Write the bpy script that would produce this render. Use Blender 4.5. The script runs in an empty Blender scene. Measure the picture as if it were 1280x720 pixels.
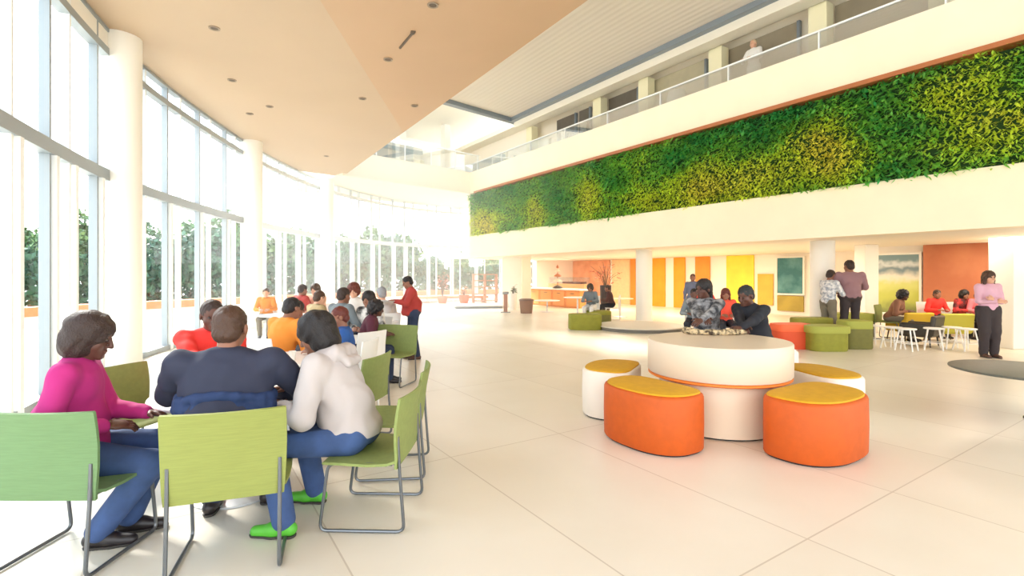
import bpy, math, random
import numpy as np
from mathutils import Vector, Matrix
random.seed(7); rng = np.random.default_rng(7)
SC = bpy.context.scene; COL = SC.collection
R = math.radians
CAM_H = 1.6; F = 630.0; HZ = 343.0           # eye height, focal length in pixels, horizon row of the photograph
CU = (-.5455, .838); CV = (.838, .5455)      # the building's long direction (along the planted wall) and its cross direction

def B(v, u, z=0.0):                          # building coordinates to world
    return (CV[0]*v + CU[0]*u, CV[1]*v + CU[1]*u, z)
BROT = math.atan2(CV[1], CV[0])
def fl(px, py):                              # floor point
    Y = CAM_H*F/(py-HZ); return ((px-640)/F*Y, Y)
def at(px, Y):
    return ((px-640)/F*Y, Y)

# ------------------------------------------------------------------ materials
MATS = {}
def srgb(c):
    return tuple(((x/255)/12.92 if x/255 <= .04045 else ((x/255+.055)/1.055)**2.4) for x in c)
def mat(name, col, rough=.6, metal=0., noise=0., nscale=8., bump=0., bscale=60., spec=.5, sheen=0., col2=None, stretch=None, coat=0.):
    if name in MATS: return MATS[name]
    m = bpy.data.materials.new(name); m.use_nodes = True; nt = m.node_tree; b = nt.nodes['Principled BSDF']
    c = srgb(col) if max(col) > 1 else col
    b.inputs['Base Color'].default_value = (*c, 1); b.inputs['Roughness'].default_value = rough
    b.inputs['Metallic'].default_value = metal; b.inputs['Specular IOR Level'].default_value = spec
    if sheen: b.inputs['Sheen Weight'].default_value = sheen
    if coat: b.inputs['Coat Weight'].default_value = coat
    tc = nt.nodes.new('ShaderNodeTexCoord'); mp = nt.nodes.new('ShaderNodeMapping')
    nt.links.new(tc.outputs['Object'], mp.inputs['Vector'])
    if stretch: mp.inputs['Scale'].default_value = stretch
    if noise > 0 or col2:
        n = nt.nodes.new('ShaderNodeTexNoise'); n.inputs['Scale'].default_value = nscale; n.inputs['Detail'].default_value = 4
        nt.links.new(mp.outputs[0], n.inputs['Vector'])
        r = nt.nodes.new('ShaderNodeValToRGB'); nt.links.new(n.outputs['Fac'], r.inputs['Fac'])
        c2 = srgb(col2) if col2 else tuple(min(1, x*(1+noise)) for x in c)
        c1 = c if col2 else tuple(x*(1-noise) for x in c)
        r.color_ramp.elements[0].position = .38; r.color_ramp.elements[1].position = .62
        r.color_ramp.elements[0].color = (*c1, 1); r.color_ramp.elements[1].color = (*c2, 1)
        nt.links.new(r.outputs['Color'], b.inputs['Base Color'])
    if bump > 0:
        n2 = nt.nodes.new('ShaderNodeTexNoise'); n2.inputs['Scale'].default_value = bscale; n2.inputs['Detail'].default_value = 3
        nt.links.new(mp.outputs[0], n2.inputs['Vector'])
        bp = nt.nodes.new('ShaderNodeBump'); bp.inputs['Strength'].default_value = bump; bp.inputs['Distance'].default_value = .01
        nt.links.new(n2.outputs['Fac'], bp.inputs['Height']); nt.links.new(bp.outputs[0], b.inputs['Normal'])
    MATS[name] = m; return m
def mat_glass(name, tint=(.96, .985, 1.0), refl=.06):
    if name in MATS: return MATS[name]
    m = bpy.data.materials.new(name); m.use_nodes = True; nt = m.node_tree; nt.nodes.clear()
    o = nt.nodes.new('ShaderNodeOutputMaterial'); mx = nt.nodes.new('ShaderNodeMixShader')
    t = nt.nodes.new('ShaderNodeBsdfTransparent'); g = nt.nodes.new('ShaderNodeBsdfGlossy')
    t.inputs[0].default_value = (*tint, 1); g.inputs['Roughness'].default_value = .02; g.inputs['Color'].default_value = (1, 1, 1, 1)
    mx.inputs[0].default_value = refl
    nt.links.new(t.outputs[0], mx.inputs[1]); nt.links.new(g.outputs[0], mx.inputs[2]); nt.links.new(mx.outputs[0], o.inputs[0])
    MATS[name] = m; return m
def mat_emit(name, col, s):
    m = bpy.data.materials.new(name); m.use_nodes = True; b = m.node_tree.nodes['Principled BSDF']
    b.inputs['Base Color'].default_value = (*col, 1); b.inputs['Emission Color'].default_value = (*col, 1); b.inputs['Emission Strength'].default_value = s
    return m

# ------------------------------------------------------------------ mesh building
class MB:
    def __init__(s): s.v = []; s.f = []
    def add(s, vs, fs):
        n = len(s.v); s.v += [tuple(x) for x in vs]; s.f += [tuple(i+n for i in f) for f in fs]; return s
    def box(s, c, d, rz=0., rx=0., ry=0.):
        m = Matrix.Rotation(rz, 3, 'Z') @ Matrix.Rotation(ry, 3, 'Y') @ Matrix.Rotation(rx, 3, 'X'); c = Vector(c)
        vs = [c + m @ Vector((x*d[0]/2, y*d[1]/2, z*d[2]/2)) for x in (-1, 1) for y in (-1, 1) for z in (-1, 1)]
        return s.add(vs, [(0, 1, 3, 2), (4, 6, 7, 5), (0, 4, 5, 1), (2, 3, 7, 6), (0, 2, 6, 4), (1, 5, 7, 3)])
    def prism(s, pts, z0, z1):
        n = len(pts)
        a = sum(pts[i][0]*pts[(i+1) % n][1]-pts[(i+1) % n][0]*pts[i][1] for i in range(n))
        if a < 0: pts = pts[::-1]
        vs = [(p[0], p[1], z0) for p in pts] + [(p[0], p[1], z1) for p in pts]
        fs = [tuple(range(n-1, -1, -1)), tuple(range(n, 2*n))] + [(i, (i+1) % n, n+(i+1) % n, n+i) for i in range(n)]
        return s.add(vs, fs)
    def rings(s, rings, cap=True):            # list of closed rings (same length), bottom to top
        n = len(rings[0]); vs = [p for r in rings for p in r]; fs = []
        for k in range(len(rings)-1):
            for i in range(n):
                j = (i+1) % n; fs.append((k*n+i, k*n+j, (k+1)*n+j, (k+1)*n+i))
        if cap: fs.append(tuple(range(n-1, -1, -1))); fs.append(tuple((len(rings)-1)*n+i for i in range(n)))
        return s.add(vs, fs)
    def lathe(s, prof, c=(0, 0, 0), n=32):    # prof: (r, z)
        return s.rings([[(c[0]+r*math.cos(2*math.pi*i/n), c[1]+r*math.sin(2*math.pi*i/n), c[2]+z) for i in range(n)] for r, z in prof])
    def tube(s, path, r, n=8, closed=False):
        path = [Vector(p) for p in path]; rings = []; m = len(path); up = None
        for i, p in enumerate(path):
            a = path[i-1] if (i > 0 or closed) else p; b = path[(i+1) % m] if (i < m-1 or closed) else p
            t = (b-a).normalized()
            if up is None:
                up = Vector((0, 0, 1)) if abs(t.z) < .9 else Vector((1, 0, 0))
            x = t.cross(up).normalized(); y = x.cross(t).normalized(); up = y
            rr = r[i] if isinstance(r, (list, tuple)) else r
            rings.append([p + x*rr*math.cos(2*math.pi*k/n) + y*rr*math.sin(2*math.pi*k/n) for k in range(n)])
        if closed: rings.append(rings[0])
        return s.rings(rings, cap=not closed)
    def build(s, name, m, parent=None, smooth=True, loc=None, bevel=0., rz=None):
        me = bpy.data.meshes.new(name); me.from_pydata(s.v, [], s.f); me.update()
        o = bpy.data.objects.new(name, me); COL.objects.link(o); me.materials.append(m)
        if parent is not None: o.parent = parent
        if loc is not None: o.location = loc
        if rz is not None: o.rotation_euler = (0, 0, rz)
        if smooth:
            for p in me.polygons: p.use_smooth = True
            me.set_sharp_from_angle(angle=R(40))
        if bevel > 0:
            b = o.modifiers.new('bevel', 'BEVEL'); b.width = bevel; b.segments = 3; b.limit_method = 'ANGLE'; b.angle_limit = R(40)
        return o
def fillet(pts, r, n=5):                       # round the corners of an open 3D polyline
    pts = [Vector(p) for p in pts]; out = [pts[0]]
    for i in range(1, len(pts)-1):
        a, b, c = pts[i-1], pts[i], pts[i+1]; d1 = (a-b); d2 = (c-b); rr = min(r, d1.length*.45, d2.length*.45)
        p = b + d1.normalized()*rr; q = b + d2.normalized()*rr
        for k in range(n+1):
            t = k/n; out.append((1-t)**2*p + 2*t*(1-t)*b + t*t*q)
    out.append(pts[-1]); return out
def empty(name, loc, rz=0., label=None, cat=None, group=None, kind=None):
    o = bpy.data.objects.new(name, None); COL.objects.link(o); o.location = (loc[0], loc[1], loc[2] if len(loc) > 2 else 0); o.rotation_euler = (0, 0, rz)
    tag(o, label, cat, group, kind); return o
def tag(o, label=None, cat=None, group=None, kind=None):
    if label: o['label'] = label
    if cat: o['category'] = cat
    if group: o['group'] = group
    if kind: o['kind'] = kind
    return o
def struct(o, label=None, cat=None):
    o['kind'] = 'structure'
    if label: o['label'] = label
    if cat: o['category'] = cat
    return o
def copy_tree(o, parent=None):
    c = o.copy(); COL.objects.link(c)
    if parent is not None: c.parent = parent
    for ch in [x for x in o.children]: copy_tree(ch, c)
    return c

# ------------------------------------------------------------------ signed-distance modelling for people
def surface_nets(D, org, h):
    S = D < 0; c = np.zeros(tuple(n-1 for n in D.shape), np.uint8)
    offs = [(i, j, k) for i in (0, 1) for j in (0, 1) for k in (0, 1)]
    nx, ny, nz = c.shape
    for i, j, k in offs: c += S[i:i+nx, j:j+ny, k:k+nz]
    act = (c > 0) & (c < 8); ijk = np.argwhere(act); ids = -np.ones(act.shape, np.int64); ids[act] = np.arange(len(ijk))
    vals = np.stack([D[ijk[:, 0]+i, ijk[:, 1]+j, ijk[:, 2]+k] for i, j, k in offs], 1)
    pos = np.zeros((len(ijk), 3)); cnt = np.zeros(len(ijk))
    for a in range(8):
        for b in range(a+1, 8):
            da = np.array(offs[b]) - np.array(offs[a])
            if np.abs(da).sum() != 1: continue
            m = (vals[:, a] < 0) != (vals[:, b] < 0)
            t = vals[m, a]/(vals[m, a]-vals[m, b]); pos[m] += np.array(offs[a]) + t[:, None]*da; cnt[m] += 1
    V = (pos/cnt[:, None] + ijk)*h + org; faces = []
    for ax in range(3):
        o1, o2 = [(1, 2), (2, 0), (0, 1)][ax]
        sl0 = [slice(None)]*3; sl1 = [slice(None)]*3; sl0[ax] = slice(0, -1); sl1[ax] = slice(1, None)
        s0 = S[tuple(sl0)]; s1 = S[tuple(sl1)]; e = np.argwhere(s0 != s1)
        e = e[(e[:, o1] > 0) & (e[:, o2] > 0) & (e[:, o1] < D.shape[o1]-1) & (e[:, o2] < D.shape[o2]-1)]
        q = []
        for d1, d2 in ((-1, -1), (0, -1), (0, 0), (-1, 0)):
            g = e.copy(); g[:, o1] += d1; g[:, o2] += d2; q.append(ids[g[:, 0], g[:, 1], g[:, 2]])
        q = np.stack(q, 1); flip = ~s0[e[:, 0], e[:, 1], e[:, 2]]; q[flip] = q[flip][:, ::-1]; faces.append(q)
    Fc = np.concatenate(faces); return V, Fc[(Fc >= 0).all(1)]

class SDF:
    """ops: ('cone',a,b,ra,rb,k) ('ell',c,rad,M,k) and the same with sub=True"""
    def __init__(s, h=.008): s.ops = []; s.h = h; s.noise = None; s.cuts = []
    def cone(s, a, b, ra, rb=None, k=.02, sub=False):
        s.ops.append(('c', np.array(a, float), np.array(b, float), ra, ra if rb is None else rb, k, sub)); return s
    def ell(s, c, rad, M=None, k=.02, sub=False):
        s.ops.append(('e', np.array(c, float), np.array(rad, float), np.eye(3) if M is None else np.array(M), k, sub)); return s
    def cut(s, p, n): s.cuts.append((np.array(p, float), np.array(n, float))); return s   # removes the side n points to
    def bounds(s, op):
        if op[0] == 'c':
            r = max(op[3], op[4]); return np.minimum(op[1], op[2])-r, np.maximum(op[1], op[2])+r
        r = max(op[2]); return op[1]-r, op[1]+r
    def mesh(s):
        h = s.h; bs = [s.bounds(o) for o in s.ops if not o[-1]]
        lo = np.min([b[0] for b in bs], 0)-.05; hi = np.max([b[1] for b in bs], 0)+.05
        n = np.ceil((hi-lo)/h).astype(int)+1; D = np.full(tuple(n), .2, np.float32)
        ax = [lo[i]+h*np.arange(n[i]) for i in range(3)]
        for o in s.ops:
            k = o[-2]; b0, b1 = s.bounds(o); m = k+3*h
            i0 = np.clip(np.floor((b0-m-lo)/h).astype(int), 0, n-1); i1 = np.clip(np.ceil((b1+m-lo)/h).astype(int)+1, 1, n)
            if (i1 <= i0).any(): continue
            sl = tuple(slice(i0[i], i1[i]) for i in range(3))
            X, Y, Z = np.meshgrid(*[ax[i][sl[i]] for i in range(3)], indexing='ij', sparse=True)
            if o[0] == 'c':
                a, b, ra, rb = o[1:5]; ab = b-a; L = max((ab@ab), 1e-9)
                t = np.clip(((X-a[0])*ab[0]+(Y-a[1])*ab[1]+(Z-a[2])*ab[2])/L, 0, 1)
                d = np.sqrt((X-a[0]-t*ab[0])**2+(Y-a[1]-t*ab[1])**2+(Z-a[2]-t*ab[2])**2) - (ra+(rb-ra)*t)
            else:
                c, r, M = o[1:4]; x, y, z = X-c[0], Y-c[1], Z-c[2]
                q = [(M[0, i]*x+M[1, i]*y+M[2, i]*z) for i in range(3)]
                k0 = np.sqrt(sum((q[i]/r[i])**2 for i in range(3))); k1 = np.sqrt(sum((q[i]/r[i]**2)**2 for i in range(3)))+1e-9
                d = k0*(k0-1)/k1
            d = d.astype(np.float32); A = D[sl]
            if o[-1]:
                d = -d; hh = np.clip(.5+.5*(d-A)/k, 0, 1); D[sl] = A*(1-hh)+d*hh + k*hh*(1-hh)
            else:
                hh = np.clip(.5+.5*(A-d)/k, 0, 1); D[sl] = A*(1-hh)+d*hh - k*hh*(1-hh)
        X, Y, Z = np.meshgrid(*ax, indexing='ij', sparse=True)
        if s.noise:
            amp, fr = s.noise
            D += (amp*(np.sin(fr*X+2.1*np.sin(fr*.6*Z+1))*np.sin(fr*1.1*Y+1.7*np.sin(fr*.5*X))+.6*np.sin(fr*.9*Z+2.3*np.sin(fr*.7*Y)+X*fr*.4))).astype(np.float32)
        for p, nn in s.cuts:
            D = np.maximum(D, ((X-p[0])*nn[0]+(Y-p[1])*nn[1]+(Z-p[2])*nn[2]).astype(np.float32))
        return surface_nets(D, lo, h)
    def build(s, name, m, parent=None):
        V, Q = s.mesh(); me = bpy.data.meshes.new(name)
        me.vertices.add(len(V)); me.vertices.foreach_set('co', V.astype(np.float32).ravel())
        me.loops.add(len(Q)*4); me.loops.foreach_set('vertex_index', Q.astype(np.int32).ravel())
        me.polygons.add(len(Q)); me.polygons.foreach_set('loop_start', np.arange(0, len(Q)*4, 4, dtype=np.int32))
        me.update(calc_edges=True); me.validate(); me.polygons.foreach_set('use_smooth', np.ones(len(me.polygons), bool))
        o = bpy.data.objects.new(name, me); COL.objects.link(o); me.materials.append(m)
        if parent is not None: o.parent = parent
        return o

def rotm(rx=0, ry=0, rz=0):
    return np.array(Matrix.Rotation(rz, 3, 'Z') @ Matrix.Rotation(rx, 3, 'X') @ Matrix.Rotation(ry, 3, 'Y'))
def nrm(v): v = np.array(v, float); return v/max(np.linalg.norm(v), 1e-9)
def ik(a, t, l1, l2, pole):
    a = np.array(a, float); t = np.array(t, float); d = t-a; L = np.linalg.norm(d)
    if L > (l1+l2)*.995: t = a+d/L*(l1+l2)*.995; d = t-a; L = np.linalg.norm(d)
    x = (l1*l1-l2*l2+L*L)/(2*L); y = math.sqrt(max(l1*l1-x*x, 0)); dn = d/L
    p = np.array(pole, float); p = p-dn*(p@dn); p = nrm(p); return a+dn*x+p*y, t

def add_hand(S, w, d, n, side, s=1., curl=.5, r=1.):
    """w wrist, d pointing to the fingers, n the back-of-hand normal, side +1 right / -1 left"""
    d = nrm(d); n = np.array(n, float); n = nrm(n-d*(n@d)); x = nrm(np.cross(d, n))*side      # x: from the little finger towards the thumb
    x = -x
    M = np.stack([x, d, n], 1)
    S.ell(w+d*.048*s, (.040*s, .052*s, .016*s), M, .012)
    for i, (off, ln) in enumerate(((.029, .070), (.010, .078), (-.010, .073), (-.028, .058))):
        b = w+d*(.088-.004*abs(i-1))*s+x*off*s; c1 = curl*.7; c2 = curl*1.7
        d1 = d*math.cos(c1)-n*math.sin(c1)+x*off*1.2; d2 = d*math.cos(c2)-n*math.sin(c2)
        m = b+nrm(d1)*ln*.55*s; e = m+nrm(d2)*ln*.5*s
        S.cone(b-d*.02*s, m, .0095*s*r, .0085*s*r, .003); S.cone(m, e, .0085*s*r, .0075*s*r, .003)
    b = w+d*.03*s+x*.030*s; m = b+nrm(d*.6+x*.75-n*.3)*.042*s; e = m+nrm(d*.95+x*.2-n*.4)*.032*s
    S.cone(b, m, .013*s, .0105*s*r, .006); S.cone(m, e, .0105*s*r, .0085*s*r, .003)

def person(label, loc, rz, skin, top, bottom, shoe, hairmat, sit=None, s=1., lean=0., side=0., twist=0., head=(0, 0), hands=None, palms=None, feet=None, knees=None,
           hair='short', h=.009, wide=1., belly=0., sleeve='long', pad=.014, tpad=.012, eyes=False, group=None, extra=None, elbow=None, curl=.5, hood=False, name='person', legw=1.):
    """local frame: faces +Y, right hand at +X. sit = seat height or None. head = (yaw left+, pitch down+)"""
    root = empty(name, (loc[0], loc[1], loc[2] if len(loc) > 2 else 0), rz, label, 'person', group)
    hipz = (sit+.085*s) if sit is not None else .93*s
    P = np.array((0, 0, hipz)); T = rotm(-lean, side, 0); Tt = T@rotm(0, 0, twist)
    J = lambda x, y, z: P+Tt@np.array((x*s, y*s, z*s))
    Jp = lambda x, y, z: P+rotm(-lean*.3)@np.array((x*s, y*s, z*s))
    chest = J(0, .0, .31); neck = J(0, -.015, .49); 
    hd = rotm(head[1]+0., 0, 0); hd = rotm(0, 0, head[0])@rotm(-head[1], 0, 0)
    Hc = neck+Tt@np.array((0, .02*s, .06*s))+hd@np.array((0, .015*s, .075*s))
    HJ = lambda x, y, z: Hc+hd@np.array((x*s, y*s, z*s))
    w = wide
    sh = {1: J(.165*w, -.005, .445), -1: J(-.165*w, -.005, .445)}
    if hands is None: hands = {1: J(.25*w, .05, -.10), -1: J(-.25*w, .05, -.10)}
    else: hands = {1: np.array(hands[0], float), -1: np.array(hands[1], float)}
    hip = {1: P+np.array((.088*s, 0, -.01*s)), -1: P+np.array((-.088*s, 0, -.01*s))}
    if feet is None: feet = ((.10*s, .42*s if sit is not None else 0, 0), (-.10*s, .42*s if sit is not None else 0, 0))
    feet = {1: feet[0], -1: feet[1]}
    body = SDF(h); shirt = SDF(h*1.1); trous = SDF(h*1.1)
    def torso(S, q, lowz):
        S.ell(J(0, .005, .33), (.158*s*w+q, .112*s+q, .185*s+q), Tt, .05)
        S.ell(J(0, .01, .16), (.137*s*w+q, (.10+belly*.6)*s+q, .15*s+q), Tt, .05)
        S.cone(J(-.12*w, -.005, .425), J(.12*w, -.005, .425), .052*s+q, None, .05)
        S.ell(Jp(0, belly*.3, .03), (.160*s*w+q, (.115+belly*.5)*s+q, .105*s+q), rotm(-lean*.3), .05)
        S.cone(J(0, -.02, .43), J(0, -.015, .47), .07*s+q*.6, .05*s+q*.4, .03)
    torso(body, 0, 0)
    body.cone(neck-Tt@np.array((0, 0, .03*s)), HJ(0, -.015, -.02), .056*s, .052*s, .02)
    # head
    body.ell(HJ(0, -.012, .032), (.077*s, .097*s, .088*s), hd, .02).ell(HJ(0, .030, -.050), (.056*s, .060*s, .062*s), hd, .03)
    body.cone(HJ(-.012, .075, -.088), HJ(.012, .075, -.088), .016*s, None, .02)
    body.cone(HJ(-.04, .05, -.022), HJ(-.04, .045, -.03), .027*s, None, .02).cone(HJ(.04, .05, -.022), HJ(.04, .045, -.03), .027*s, None, .02)
    body.ell(HJ(-.031, .098, .010), (.017*s, .014*s, .012*s), hd, .012, True).ell(HJ(.031, .098, .010), (.017*s, .014*s, .012*s), hd, .012, True)
    body.cone(HJ(0, .086, .018), HJ(0, .106, -.022), .008*s, .012*s, .01).cone(HJ(-.012, .094, -.026), HJ(.012, .094, -.026), .008*s, None, .006)
    body.cone(HJ(-.016, .088, -.052), HJ(.016, .088, -.052), .0075*s, None, .005).cone(HJ(-.012, .087, -.063), HJ(.012, .087, -.063), .0075*s, None, .004)
    for q in (-1, 1): body.ell(HJ(q*.079, -.008, -.004), (.010*s, .020*s, .032*s), hd, .006)
    torso(shirt, pad, 0)
    shirt.cone(J(-.05, -.02, .468), J(.05, -.02, .468), .035*s, None, .02)
    shirt.cut(Jp(0, 0, -.045 if sit is None else -.02), rotm(-lean*.3)@np.array((0, 0, -1)))
    wr = {}
    for q in (1, -1):
        pole = (elbow[0] if q == 1 else elbow[1]) if elbow else (q*.6, -.5, -.6)
        el, wrist = ik(sh[q], hands[q], .285*s, .25*s, pole); fd = nrm(wrist-el); wr[q] = (el, wrist, fd)
        body.cone(sh[q], el, .049*s*w**.5, .037*s*w**.5, .03).cone(el, el+(wrist-el)*.35, .037*s, .038*s, .015).cone(el+(wrist-el)*.35, wrist, .038*s, .025*s, .015)
        pn = (palms[0] if q == 1 else palms[1]) if palms else (q*.5, -.1, .9)
        add_hand(body, wrist, fd if not palms or len(pn) == 3 else pn[3:], pn[:3], q, s*1.02, curl)
        e = .92 if sleeve == 'long' else -.0
        shirt.cone(sh[q], el, .052*s*w**.5+pad, .041*s*w**.5+pad, .035)
        if sleeve == 'long': shirt.cone(el, el+(wrist-el)*.93, .042*s+pad, .028*s+pad*.8, .02)
        elif sleeve == 'elbow': shirt.cone(el, el+(wrist-el)*.25, .042*s+pad, .038*s+pad, .02)
    if sleeve == 'none': pass
    # legs
    for q in (1, -1):
        f = np.array(feet[q][:3], float); fy = feet[q][3] if len(feet[q]) > 3 else 0.
        fd = np.array((-math.sin(fy), math.cos(fy), 0)); ank = f+np.array((0, 0, .085*s)); 
        pole = (knees[0] if q == 1 else knees[1]) if knees else (q*.12, 1, .5 if sit is not None else .0)
        kn, an = ik(hip[q], ank, .43*s, .41*s, pole); lw = legw
        body.cone(hip[q], kn, .082*s, .052*s, .04).cone(kn, kn+(an-kn)*.35, .050*s, .053*s, .02).cone(kn+(an-kn)*.35, an, .053*s, .034*s, .02)
        body.cone(an+np.array((0, 0, -.03*s)), an+fd*.13*s+np.array((0, 0, -.055*s)), .034*s, .026*s, .02)
        trous.cone(hip[q]+np.array((0, 0, .01)), kn, .088*s*lw+tpad, .056*s*lw+tpad, .04).cone(kn, an+(kn-an)*.02, .056*s*lw+tpad, .044*s*lw+tpad*1.2, .03)
        sho = SDF(h*.8); z0 = f[2]
        hl = np.array((f[0], f[1], z0)); ce = lambda a, z, r_: hl+fd*a*s+np.array((0, 0, z*s))
        sho.cone(ce(-.035, .045, 0), ce(.06, .042, 0), .037*s, .038*s, .02).cone(ce(.06, .035, 0), ce(.155, .028, 0), .036*s, .030*s, .02)
        sho.cone(ce(-.01, .06, 0), ce(-.01, .105, 0), .040*s, .042*s, .015)
        sho.cut((0, 0, z0+.003), (0, 0, -1)); so_ = sho.build('shoe', shoe, root)
        if h < .0085:
            sl = SDF(h*.7); sl.cone(ce(-.032, .018, 0), ce(.06, .018, 0), .036*s, .038*s, .02).cone(ce(.06, .018, 0), ce(.158, .018, 0), .038*s, .032*s, .02)
            sl.cut((0, 0, z0+.001), (0, 0, -1)); sl.cut((0, 0, z0+.016), (0, 0, 1)); sl.build('sole', mat('sole_rubber', (60, 56, 52), .7), so_)
    trous.ell(Jp(0, belly*.2, .02), (.165*s*w+tpad*.3, (.12+belly*.4)*s+tpad*.3, .11*s), rotm(-lean*.3), .04)
    trous.cut(Jp(0, 0, .075), rotm(-lean*.3)@np.array((0, 0, 1)))
    if sit is None: trous.noise = (.0025, 38)
    shirt.noise = (.0032, 34)
    HD = None
    if hood:
        HD = SDF(h*1.1); HD.cone(J(-.075, -.085, .47), J(.075, -.085, .47), .052*s, None, .03).cone(J(-.11, -.03, .475), J(-.07, -.09, .47), .04*s, None, .03).cone(J(.11, -.03, .475), J(.07, -.09, .47), .04*s, None, .03).cone(J(-.05, -.13, .40), J(.05, -.13, .40), .03*s, None, .04)
        HD.noise = (.004, 50)
        shirt.cone(J(-.07, -.075, .475), J(.07, -.075, .475), .05*s, None, .03).cone(J(-.1, -.01, .485), J(.1, -.01, .485), .035*s, None, .03)
        shirt.cone(J(-.06, .06, .46), J(.06, .06, .46), .028*s, None, .03)
    if extra: extra(shirt, J, HJ, s)
    body.build('body', skin, root); to_ = shirt.build('top', top, root); HD and HD.build('hood', top, to_); trous.build('trousers', bottom, root)
    # hair
    if hair:
        H = SDF(h*.8); H.noise = (.003, 95)
        cr = lambda q, zz=.0, yy=0.: H.ell(HJ(0, -.02+yy, .040+zz), ((.082+q)*s, (.100+q)*s, (.090+q)*s), hd, .02)
        fc = lambda a=0.: H.ell(HJ(0, .135+a, -.045), (.085*s, .085*s, .115*s), hd, .01, True)
        if hair == 'short':
            cr(.0); H.ell(HJ(0, -.06, -.02), (.072*s, .055*s, .06*s), hd, .02); fc(-.012); H.cut(HJ(0, 0, -.075), hd@np.array((0, .45, -1)))
            for q in (-1, 1): H.ell(HJ(q*.09, .03, -.035), (.022*s, .05*s, .045*s), hd, .006, True)
        elif hair == 'bob':
            cr(.018); H.ell(HJ(0, -.04, -.035), (.106*s, .09*s, .105*s), hd, .03); fc(.004); H.noise = (.0035, 60)
        elif hair == 'curly':
            cr(.026); H.ell(HJ(0, -.05, -.02), (.105*s, .09*s, .095*s), hd, .03); fc(.012); H.noise = (.007, 75)
        elif hair == 'long':
            cr(.014); H.cone(HJ(0, -.07, -.02), HJ(0, -.075, -.17)-np.array((0, 0, .02*s)), .075*s, .06*s, .03)
            for q in (-1, 1): H.cone(HJ(q*.075, .0, .0), HJ(q*.085, .01, -.17), .03*s, .026*s, .02)
            fc(.0)
        elif hair == 'bun':
            cr(.006); H.ell(HJ(0, -.06, -.02), (.075*s, .055*s, .06*s), hd, .02); H.ell(HJ(0, -.115, .075), (.045*s, .042*s, .045*s), hd, .01); fc(-.01)
        elif hair == 'pony':
            cr(.010); H.ell(HJ(0, -.06, -.02), (.078*s, .06*s, .07*s), hd, .02); H.cone(HJ(0, -.11, .03), HJ(0, -.12, -.15), .04*s, .03*s, .02); fc(-.005)
        H.build('hair', hairmat, root)
    if eyes:
        for q in (-1, 1):
            e = MB(); c = HJ(q*.031, .079, .011); e.lathe([(.0115*s*math.sin(math.pi*i/8)+1e-5, -.0115*s*math.cos(math.pi*i/8)) for i in range(9)], tuple(c), 12); e.build('eye', mat('eye', (60, 45, 40), .2), root)
    return root, J, HJ, wr
WORLD_S = 2.3; EXPO = .82; SOFF = 1.0; SUN_D = (.62, -.52, -.60); SUN_S = 7.0; HAZE = .02
# ------------------------------------------------------------------ world, camera, view
w = bpy.data.worlds.new('world'); SC.world = w; w.use_nodes = True; nt = w.node_tree; bg = nt.nodes['Background']
tc = nt.nodes.new('ShaderNodeTexCoord'); sx = nt.nodes.new('ShaderNodeSeparateXYZ'); rp = nt.nodes.new('ShaderNodeValToRGB')
nt.links.new(tc.outputs['Generated'], sx.inputs[0]); nt.links.new(sx.outputs['Z'], rp.inputs[0]); nt.links.new(rp.outputs[0], bg.inputs[0])
rp.color_ramp.elements[0].position = .0; rp.color_ramp.elements[0].color = (1, .98, .94, 1)
rp.color_ramp.elements[1].position = .75; rp.color_ramp.elements[1].color = (.50, .72, .95, 1)
e = rp.color_ramp.elements.new(.22); e.color = (.93, .97, 1, 1)
bg.inputs[1].default_value = WORLD_S
cam = bpy.data.cameras.new('camera'); co = bpy.data.objects.new('camera', cam); COL.objects.link(co); SC.camera = co
co.location = (0, 0, CAM_H); co.rotation_euler = (R(90), 0, 0); cam.sensor_width = 36; cam.lens = F/1280*36; cam.shift_y = -17/1280; cam.clip_end = 300
SC.view_settings.view_transform = 'Standard'; SC.view_settings.look = 'None'; SC.view_settings.gamma = 1; SC.view_settings.exposure = EXPO
SC.view_settings.use_curve_mapping = False
SC.cycles.max_bounces = 10; SC.cycles.transparent_max_bounces = 24; SC.cycles.diffuse_bounces = 6; SC.cycles.use_denoising = True
SC.cycles.caustics_reflective = False; SC.cycles.caustics_refractive = False
def sun(d, s, ang, col):
    l = bpy.data.lights.new('sun', 'SUN'); l.energy = s; l.angle = R(ang); l.color = col; o = bpy.data.objects.new('sun', l); COL.objects.link(o)
    o.rotation_euler = Vector(d).to_track_quat('-Z', 'Y').to_euler(); return o
def area(name, loc, size, power, col, rz=0, d=(0, 0, -1)):
    l = bpy.data.lights.new(name, 'AREA'); l.shape = 'RECTANGLE'; l.size, l.size_y = size; l.energy = power; l.color = col
    o = bpy.data.objects.new(name, l); COL.objects.link(o); o.location = loc; q = Vector(d).to_track_quat('-Z', 'Y'); o.rotation_euler = q.to_euler()
    if rz: o.rotation_euler[2] = rz
    return o

sun(SUN_D, SUN_S, 9, (1, .95, .86))
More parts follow.
